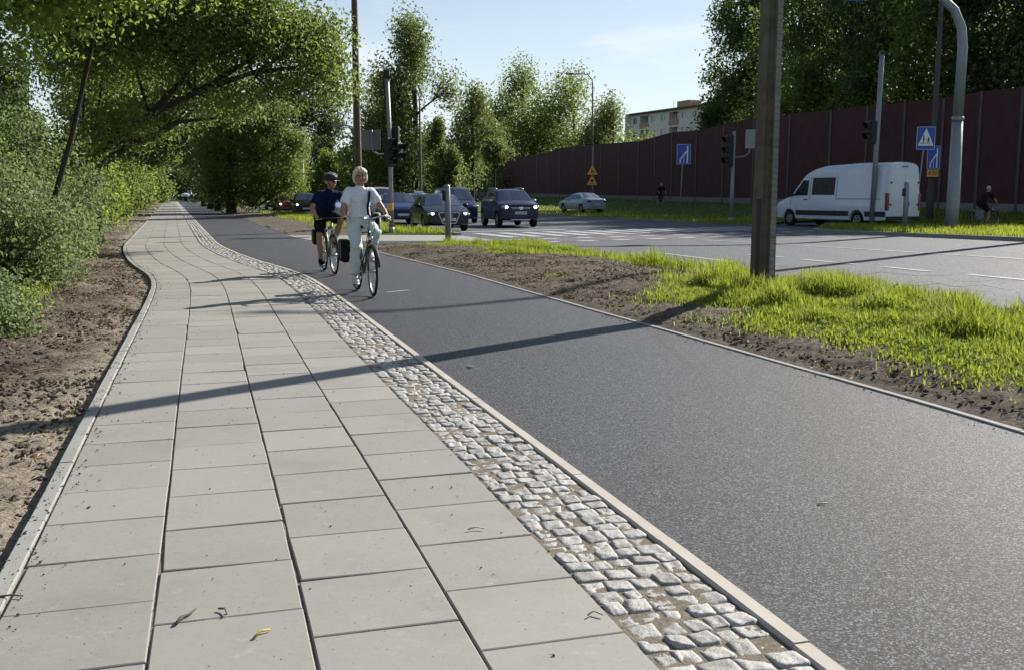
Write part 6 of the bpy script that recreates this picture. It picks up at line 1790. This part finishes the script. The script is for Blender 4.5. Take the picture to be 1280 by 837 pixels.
for i, (px, Y, yt, w_, lb) in enumerate(((200, 226, 200, 60, 'rounded tree left of the parked cars at the end of the path'), (232, 246, 196, 56, 'dark tree straight behind the parked cars at the end of the path'), (268, 236, 192, 60, 'dark tree right of the parked cars at the end of the path'))):
    q = np.random.default_rng(480 + i); p = far(px, Y, 0); h = zat(yt, Y); r = w_ / 2 / FPX * Y * 1.2
    tree('deciduous_tree', lb, p, [(0, 0, 0), (.1, 0, h * .3), (0, 0, h * .8)], .3, auto_blobs(q, 0, 0, .3, h, r, r, 8), 330, 20, .55, .7, 'leaf_dark', 484 + i, group='trees closing the end of the path', twigs=.2, zmin=.2)
# far-off wood closing the horizon, one mass
q = np.random.default_rng(500); B = []
for k in range(90):
    a = R(-62 + 104 * k / 89); d = 300 + q.uniform(-25, 25); hh = q.uniform(9, 17) + (4 if a > 0 else 0)
    B.append((d * math.sin(a), d * math.cos(a), hh * .5, q.uniform(5, 9), 5, hh * .55))
C, _ = blob_points(B, 5200, q, .2, .5); P = np.repeat(C, 7, 0) + q.normal(0, 1.0, (5200 * 7, 3)); P[:, 2] = np.maximum(P[:, 2], .2)
tag(leaves('distant_wood', P, 1.3, M['leaf_dark'], None, q, .4), kind='stuff')

# ------------------------------------------------------------------ grass, weeds and clods
def blades(name, X, Y, Z, H, W, rng, mat, lean=.45):
    n = len(X); a = rng.uniform(0, 6.28, n); d = np.stack([np.cos(a), np.sin(a), 0 * a], -1); s = np.stack([-np.sin(a), np.cos(a), 0 * a], -1)
    B = np.stack([X, Y, Z], -1); up = np.array([0, 0, 1.0]); H = H[:, None]; W = W[:, None]; k = rng.uniform(.1, 1, n)[:, None] * lean
    m = B + up * H * .55 + d * H * k * .35; t = B + up * H * (1 - .3 * k) + d * H * k * 1.1
    V = np.stack([B - s * W * .5, B + s * W * .5, m + s * W * .42, m - s * W * .42, t + s * W * .06, t - s * W * .06], 1).reshape(-1, 3)
    i = np.arange(n)[:, None] * 6
    F = np.concatenate([i + np.array([0, 1, 2, 3]), i + np.array([3, 2, 4, 5])], 0)
    return tag(npmesh(name, V, F, mat), kind='stuff')
rng = np.random.default_rng(77)
# near verge
n = 420000; u = rng.random(n); y = 1.5 + 26.8 * rng.random(n) ** 1.25
keep = grass_mask(u + rng.normal(0, .045, n), y + rng.normal(0, .22, n)); den = np.where(y < 14, 1.0, .55); den = den * np.clip(.35 + 1.6 * (vnoise(u * 22, y * 5) + .4), .1, 1)
keep &= rng.random(n) < den; u, y = u[keep], y[keep]
x = (xr(y) + .062) * (1 - u) + xe(y) * u; z = verge_z(u, y) - .03
tall = np.clip((u - .26) / .22, .0, 1); spot = (y > 12) & (u < .45)
cl = np.clip(.55 + 2.8 * vnoise(x * 2.3, y * 2.3), .1, 1.7)
H = (.06 + .165 * tall * cl) * rng.uniform(.55, 1.3, len(u)); H = np.where(spot, .07 * rng.uniform(.6, 1.3, len(u)), H); H = np.where(y > 19, H * .8, H)
blades('grass', x, y, z, H, rng.uniform(.006, .015, len(u)), rng, M['grass'], .7)
# second verge, bank and island
n = 26000; u = rng.random(n); y = 34.6 + 40 * rng.random(n) ** 1.5; keep = (u > .42 + .3 * fbm(u * 3, y, 2, .6)) & (y > 36.5 - 3 * (u - .5)); u, y = u[keep], y[keep]
x = (xr(y) + .062) * (1 - u) + xe(y) * u
blades('grass_far_verge', x, y, .06 + 0 * x, rng.uniform(.10, .26, len(u)), rng.uniform(.015, .03, len(u)), rng, M['grass'])
n = 30000; k = rng.integers(0, len(fx), n); k = np.clip(k, 0, len(fx) - 1); u = rng.random(n) ** 1.8
x = fx[k] * (1 - u) + (wall_x(wy[k]) + .3) * u + rng.normal(0, .2, n); y = fy[k] * (1 - u) + wy[k] * u + rng.normal(0, .2, n); z = bank_z(u, wy[k])
ok = (y < 120); x, y, z = x[ok], y[ok], z[ok]
blades('grass_on_bank', x, y, z, rng.uniform(.08, .2, len(x)), rng.uniform(.03, .06, len(x)), rng, M['grass'])
n = 60000; x = rng.uniform(11.5, 31, n); y = rng.uniform(19, 43.2, n)
P = np.array(ISL); inside = np.zeros(n, bool); j = len(P) - 1
for i in range(len(P)):
    c_ = ((P[i, 1] > y) != (P[j, 1] > y)) & (x < (P[j, 0] - P[i, 0]) * (y - P[i, 1]) / (P[j, 1] - P[i, 1] + 1e-9) + P[i, 0]); inside ^= c_; j = i
inside &= (x < .56 * y + 1); x, y = x[inside], y[inside]
blades('grass_on_island', x, y, .11 + 0 * x, rng.uniform(.08, .24, len(x)), rng.uniform(.015, .035, len(x)), rng, M['grass'])
# weeds on the soil strip
n = 5200; o = .9 + rng.random(n) ** .7 * 2.6; y = 4 + 32 * rng.random(n) ** 1.2; g = vnoise(o * 1.2, y * .8) + .25 * (o - 1.6)
keep = (g > .16); o, y = o[keep], y[keep]; x = xl(y) - o * 1.05
k = 9; P = np.stack([np.repeat(x, k), np.repeat(y, k), np.zeros(len(x) * k)], -1) + rng.normal(0, 1, (len(x) * k, 3)) * np.array([.09, .09, 0]); P[:, 2] = .02 + np.abs(rng.normal(0, .09, len(P)))
tag(leaves('weeds', P, .07, M['weed'], None, rng, .8), kind='stuff')
n = 5200; o = 1.35 + rng.random(n) * 2.0; y = 5 + 13 * rng.random(n); keep = vnoise(o * 1.5 + 9, y * .9 + 4) > .05; o, y = o[keep], y[keep]
blades('grass_tufts', xl(y) - o * 1.05, y, -.02 + 0 * o, rng.uniform(.08, .26, len(o)), rng.uniform(.006, .011, len(o)), rng, M['grass'], .7)
n = 700; a = rng.uniform(0, 6.28, n); rr = .16 + .35 * rng.random(n) ** 1.5
blades('grass_at_pole', PX.x + rr * np.cos(a) * 1.2, PX.y + rr * np.sin(a), .09 + 0 * a, rng.uniform(.12, .36, n) * (1 - rr), rng.uniform(.008, .016, n), rng, M['grass'], .6)
# tall grass stalks by the concrete pole
n = 40; x = PX.x + rng.uniform(-.4, 2.3, n); y = PX.y + rng.uniform(-.2, 1.6, n)
blades('grass_stalks', x, y, .08 + 0 * x, rng.uniform(.3, .5, n), rng.uniform(.004, .006, n), rng, M['grass'], .35)
# soil clods
ic = bmesh.new(); bmesh.ops.create_icosphere(ic, subdivisions=1, radius=1); IV = np.array([v.co[:] for v in ic.verts]); IF = np.array([[v.index for v in f.verts] for f in ic.faces]); ic.free()
def clods(name, X, Y, Z, S, rng, mat):
    n = len(X); V = IV[None] * (1 + rng.normal(0, .22, (n, len(IV), 1))) * S[:, None, None] * rng.uniform(.6, 1.3, (n, 1, 3)) * np.array([1, 1, .7])
    V = V + np.stack([X, Y, Z], -1)[:, None]
    F = (IF[None] + (np.arange(n) * len(IV))[:, None, None]).reshape(-1, 3)
    return tag(npmesh(name, V.reshape(-1, 3), F, mat), kind='stuff')
M['clod'] = m_soil('soil_clod')
n = 26000; u = rng.random(n) ** 1.3; y = 4.5 + 23 * rng.random(n) ** 1.1; keep = ~grass_mask(u, y) & (u > .03); u, y = u[keep], y[keep]
x = (xr(y) + .07) * (1 - u) + xe(y) * u
c1 = clods('soil_clods', x, y, verge_z(u, y) - .008, .004 + .018 * rng.random(len(x)) ** 3.2, rng, M['clod'])
n = 22000; o = .06 + 2.6 * rng.random(n) ** 1.1; y = 3.0 + 27 * rng.random(n) ** 1.3
clods('soil_clods_by_pavement', xl(y) - o * 1.05, y, -.05 + .02 * o + .01, .005 + .022 * rng.random(n) ** 3.0, rng, M['clod'])
# dry stalks and litter lying on the soil
M['straw'] = leafmat('straw', (.30, .24, .15), (.3, .22, .1), .1, .8, .5)
n = 5200; u = rng.random(n); y = 5 + 23 * rng.random(n); x = (xr(y) + .07) * (1 - u) + xe(y) * u; P1 = np.stack([x, y, verge_z(u, y) + .012], -1)
o = .02 + 2.8 * rng.random(n); y = 3 + 26 * rng.random(n); P2 = np.stack([xl(y) - o * 1.05, y, -.02 + .02 * o], -1)
tag(leaves('dry_stalks', np.concatenate([P1, P2]), .085, M['straw'], None, rng, 3.0, .11, .02, .02), kind='stuff')
# soil spilled over the edgings, broad-leaved weeds in the grass
n = 2600; s_ = rng.uniform(1.5, 22, n); o = -W_SLAB - .08 + np.abs(rng.normal(0, .09, n)); x, y = cpt(s_, o)
yr_ = 5 + 21 * rng.random(n); xr_ = xr(yr_) + .05 - np.abs(rng.normal(0, .10, n)); x = np.concatenate([x, xr_]); y = np.concatenate([y, yr_])
clods('soil_crumbs', x, y, .006 + 0 * x, .0015 + .006 * rng.random(2 * n) ** 3, rng, M['clod'])
n = 9000; u = rng.random(n); y = 4 + 22 * rng.random(n); ok = grass_mask(u, y) & (vnoise(u * 9 + 5, y * 2.1) > .02); u, y = u[ok], y[ok]
x = (xr(y) + .06) * (1 - u) + xe(y) * u
tag(leaves('lawn_weeds', np.stack([x, y, verge_z(u, y) + rng.uniform(.0, .09, len(x))], -1), .05, M['weed'], None, rng, 1.2, .7, .08, .1), kind='stuff')
# crumbs of litter on the paving
n = 900; s_ = rng.uniform(.5, 18, n); o = rng.uniform(-1.95, .4, n); x, y = cpt(s_, o)
M['litter'] = pmat('litter', (.07, .05, .035), .9, var=.5, scale=30)
clods('litter_crumbs', x, y, .003 + 0 * x, .0015 + .004 * rng.random(n) ** 3, rng, M['litter'])
# twigs and leaves one can see
M['twig'] = pmat('twig', (.10, .075, .05), .85, var=.4, scale=60); M['twig_pale'] = pmat('twig_pale', (.50, .46, .36), .8, var=.2, scale=60); M['leaf_dry'] = pmat('leaf_dry', (.42, .30, .05), .7, var=.2, scale=50)
def twig(label, pts, r, mat, name='twig'):
    P = [at(px, py, .008) for px, py in pts]; c = P[0].copy()
    b = MB(); b.tube([p - c + Vector((0, 0, .004 * (i % 2))) for i, p in enumerate(P)], [r * (1 - .5 * i / len(P)) for i in range(len(P))], 5); o = b.build(name, mat); o.location = c
    return tag(o, label, 'twig')
twig('dark bent twig on the second slab column at the bottom', [(220, 779), (226, 772), (236, 767), (245, 761)], .006, M['twig'])
twig('small curled brown twig right of the dark bent one', [(273, 760), (281, 761), (284, 767), (280, 769)], .004, M['twig'])
twig('yellow dry leaf stalk in a slab joint at the bottom', [(318, 796), (326, 789), (338, 786)], .005, M['leaf_dry'], 'leaf_stalk')
twig('pale straw on the slab beside the setts', [(585, 661), (595, 659), (606, 660)], .004, M['twig_pale'], 'straw')
twig('pale forked straw on the last slab before the setts', [(735, 768), (742, 764), (754, 768)], .004, M['twig_pale'], 'straw')
twig('thin dry twig at the left pavement edge', [(0, 745), (14, 744), (29, 744)], .004, M['twig'])
twig('pale straw lying on the asphalt near the pole shadow', [(584, 457), (592, 459)], .008, M['twig_pale'], 'straw')
twig('small pale straw in the middle of the cycle path', [(1022, 629), (1034, 629)], .005, M['twig_pale'], 'straw')
# ------------------------------------------------------------------ light, sky, camera
SUN_AZ, SUN_EL = R(43), R(33)
w = bpy.data.worlds.new('World'); SC.world = w; w.use_nodes = True
nt = w.node_tree; nt.nodes.clear()
out = nt.nodes.new('ShaderNodeOutputWorld'); bg = nt.nodes.new('ShaderNodeBackground')
sky = nt.nodes.new('ShaderNodeTexSky'); sky.sky_type = 'NISHITA'; sky.sun_disc = False
sky.sun_elevation = SUN_EL; sky.sun_rotation = SUN_AZ; sky.air_density = 1.0; sky.dust_density = .5; sky.ozone_density = 1.2; sky.altitude = 100
co = nt.nodes.new('ShaderNodeTexCoord').outputs['Generated']
mp = nt.nodes.new('ShaderNodeMapping'); mp.inputs['Scale'].default_value = (1.0, 1.0, 4.2); nt.links.new(co, mp.inputs[0])
n1 = noise(nt, mp.outputs[0], 5.5, 7, .62); n2 = noise(nt, mp.outputs[0], 1.7, 3, .5)
f = ramp(nt, n1, [(.49, 0.0), (.70, 1.0)]); f2 = ramp(nt, n2, [(.38, 0.0), (.58, 1.0)])
mu = nt.nodes.new('ShaderNodeMath'); mu.operation = 'MULTIPLY'; nt.links.new(f, mu.inputs[0]); nt.links.new(f2, mu.inputs[1])
m2 = nt.nodes.new('ShaderNodeMath'); m2.operation = 'MULTIPLY'; nt.links.new(mu.outputs[0], m2.inputs[0]); m2.inputs[1].default_value = .75
col = mix(nt, m2.outputs[0], sky.outputs[0], (9.5, 9.6, 9.8))
sx = nt.nodes.new('ShaderNodeSeparateXYZ'); nt.links.new(co, sx.inputs[0])
hz = ramp(nt, sx.outputs[2], [(.0, .72), (.10, .50), (.30, .0)])
col = mix(nt, hz, col, (8.6, 9.6, 10.4))
nt.links.new(col, bg.inputs[0]); bg.inputs[1].default_value = .063
nt.links.new(bg.outputs[0], out.inputs[0])

sd = bpy.data.lights.new('sun', 'SUN'); sd.energy = 5.0; sd.angle = R(.53); sd.color = (1, .95, .87)
so = bpy.data.objects.new('sun', sd); COL.objects.link(so)
dv_ = Vector((math.sin(SUN_AZ) * math.cos(SUN_EL), math.cos(SUN_AZ) * math.cos(SUN_EL), math.sin(SUN_EL)))
so.rotation_euler = dv_.to_track_quat('Z', 'Y').to_euler(); so.location = dv_ * 100

cd = bpy.data.cameras.new('camera'); cam = bpy.data.objects.new('camera', cd); COL.objects.link(cam)
cam.location = (0, 0, HCAM); cam.rotation_euler = (PI / 2 - PITCH, 0, 0)
cd.sensor_width = 36; cd.sensor_fit = 'HORIZONTAL'; cd.lens = FPX / 1280 * 36; cd.clip_end = 6000; cd.clip_start = .05
SC.camera = cam
vs = SC.view_settings; vs.view_transform = 'Standard'; vs.look = 'None'; vs.exposure = .76; vs.gamma = 1
SC.render.engine = 'CYCLES'
SC.cycles.max_bounces = 6; SC.cycles.diffuse_bounces = 3; SC.cycles.glossy_bounces = 3; SC.cycles.transmission_bounces = 4; SC.cycles.transparent_max_bounces = 6
SC.cycles.use_denoising = True
try: SC.cycles.sample_clamp_indirect = 6
except Exception: pass
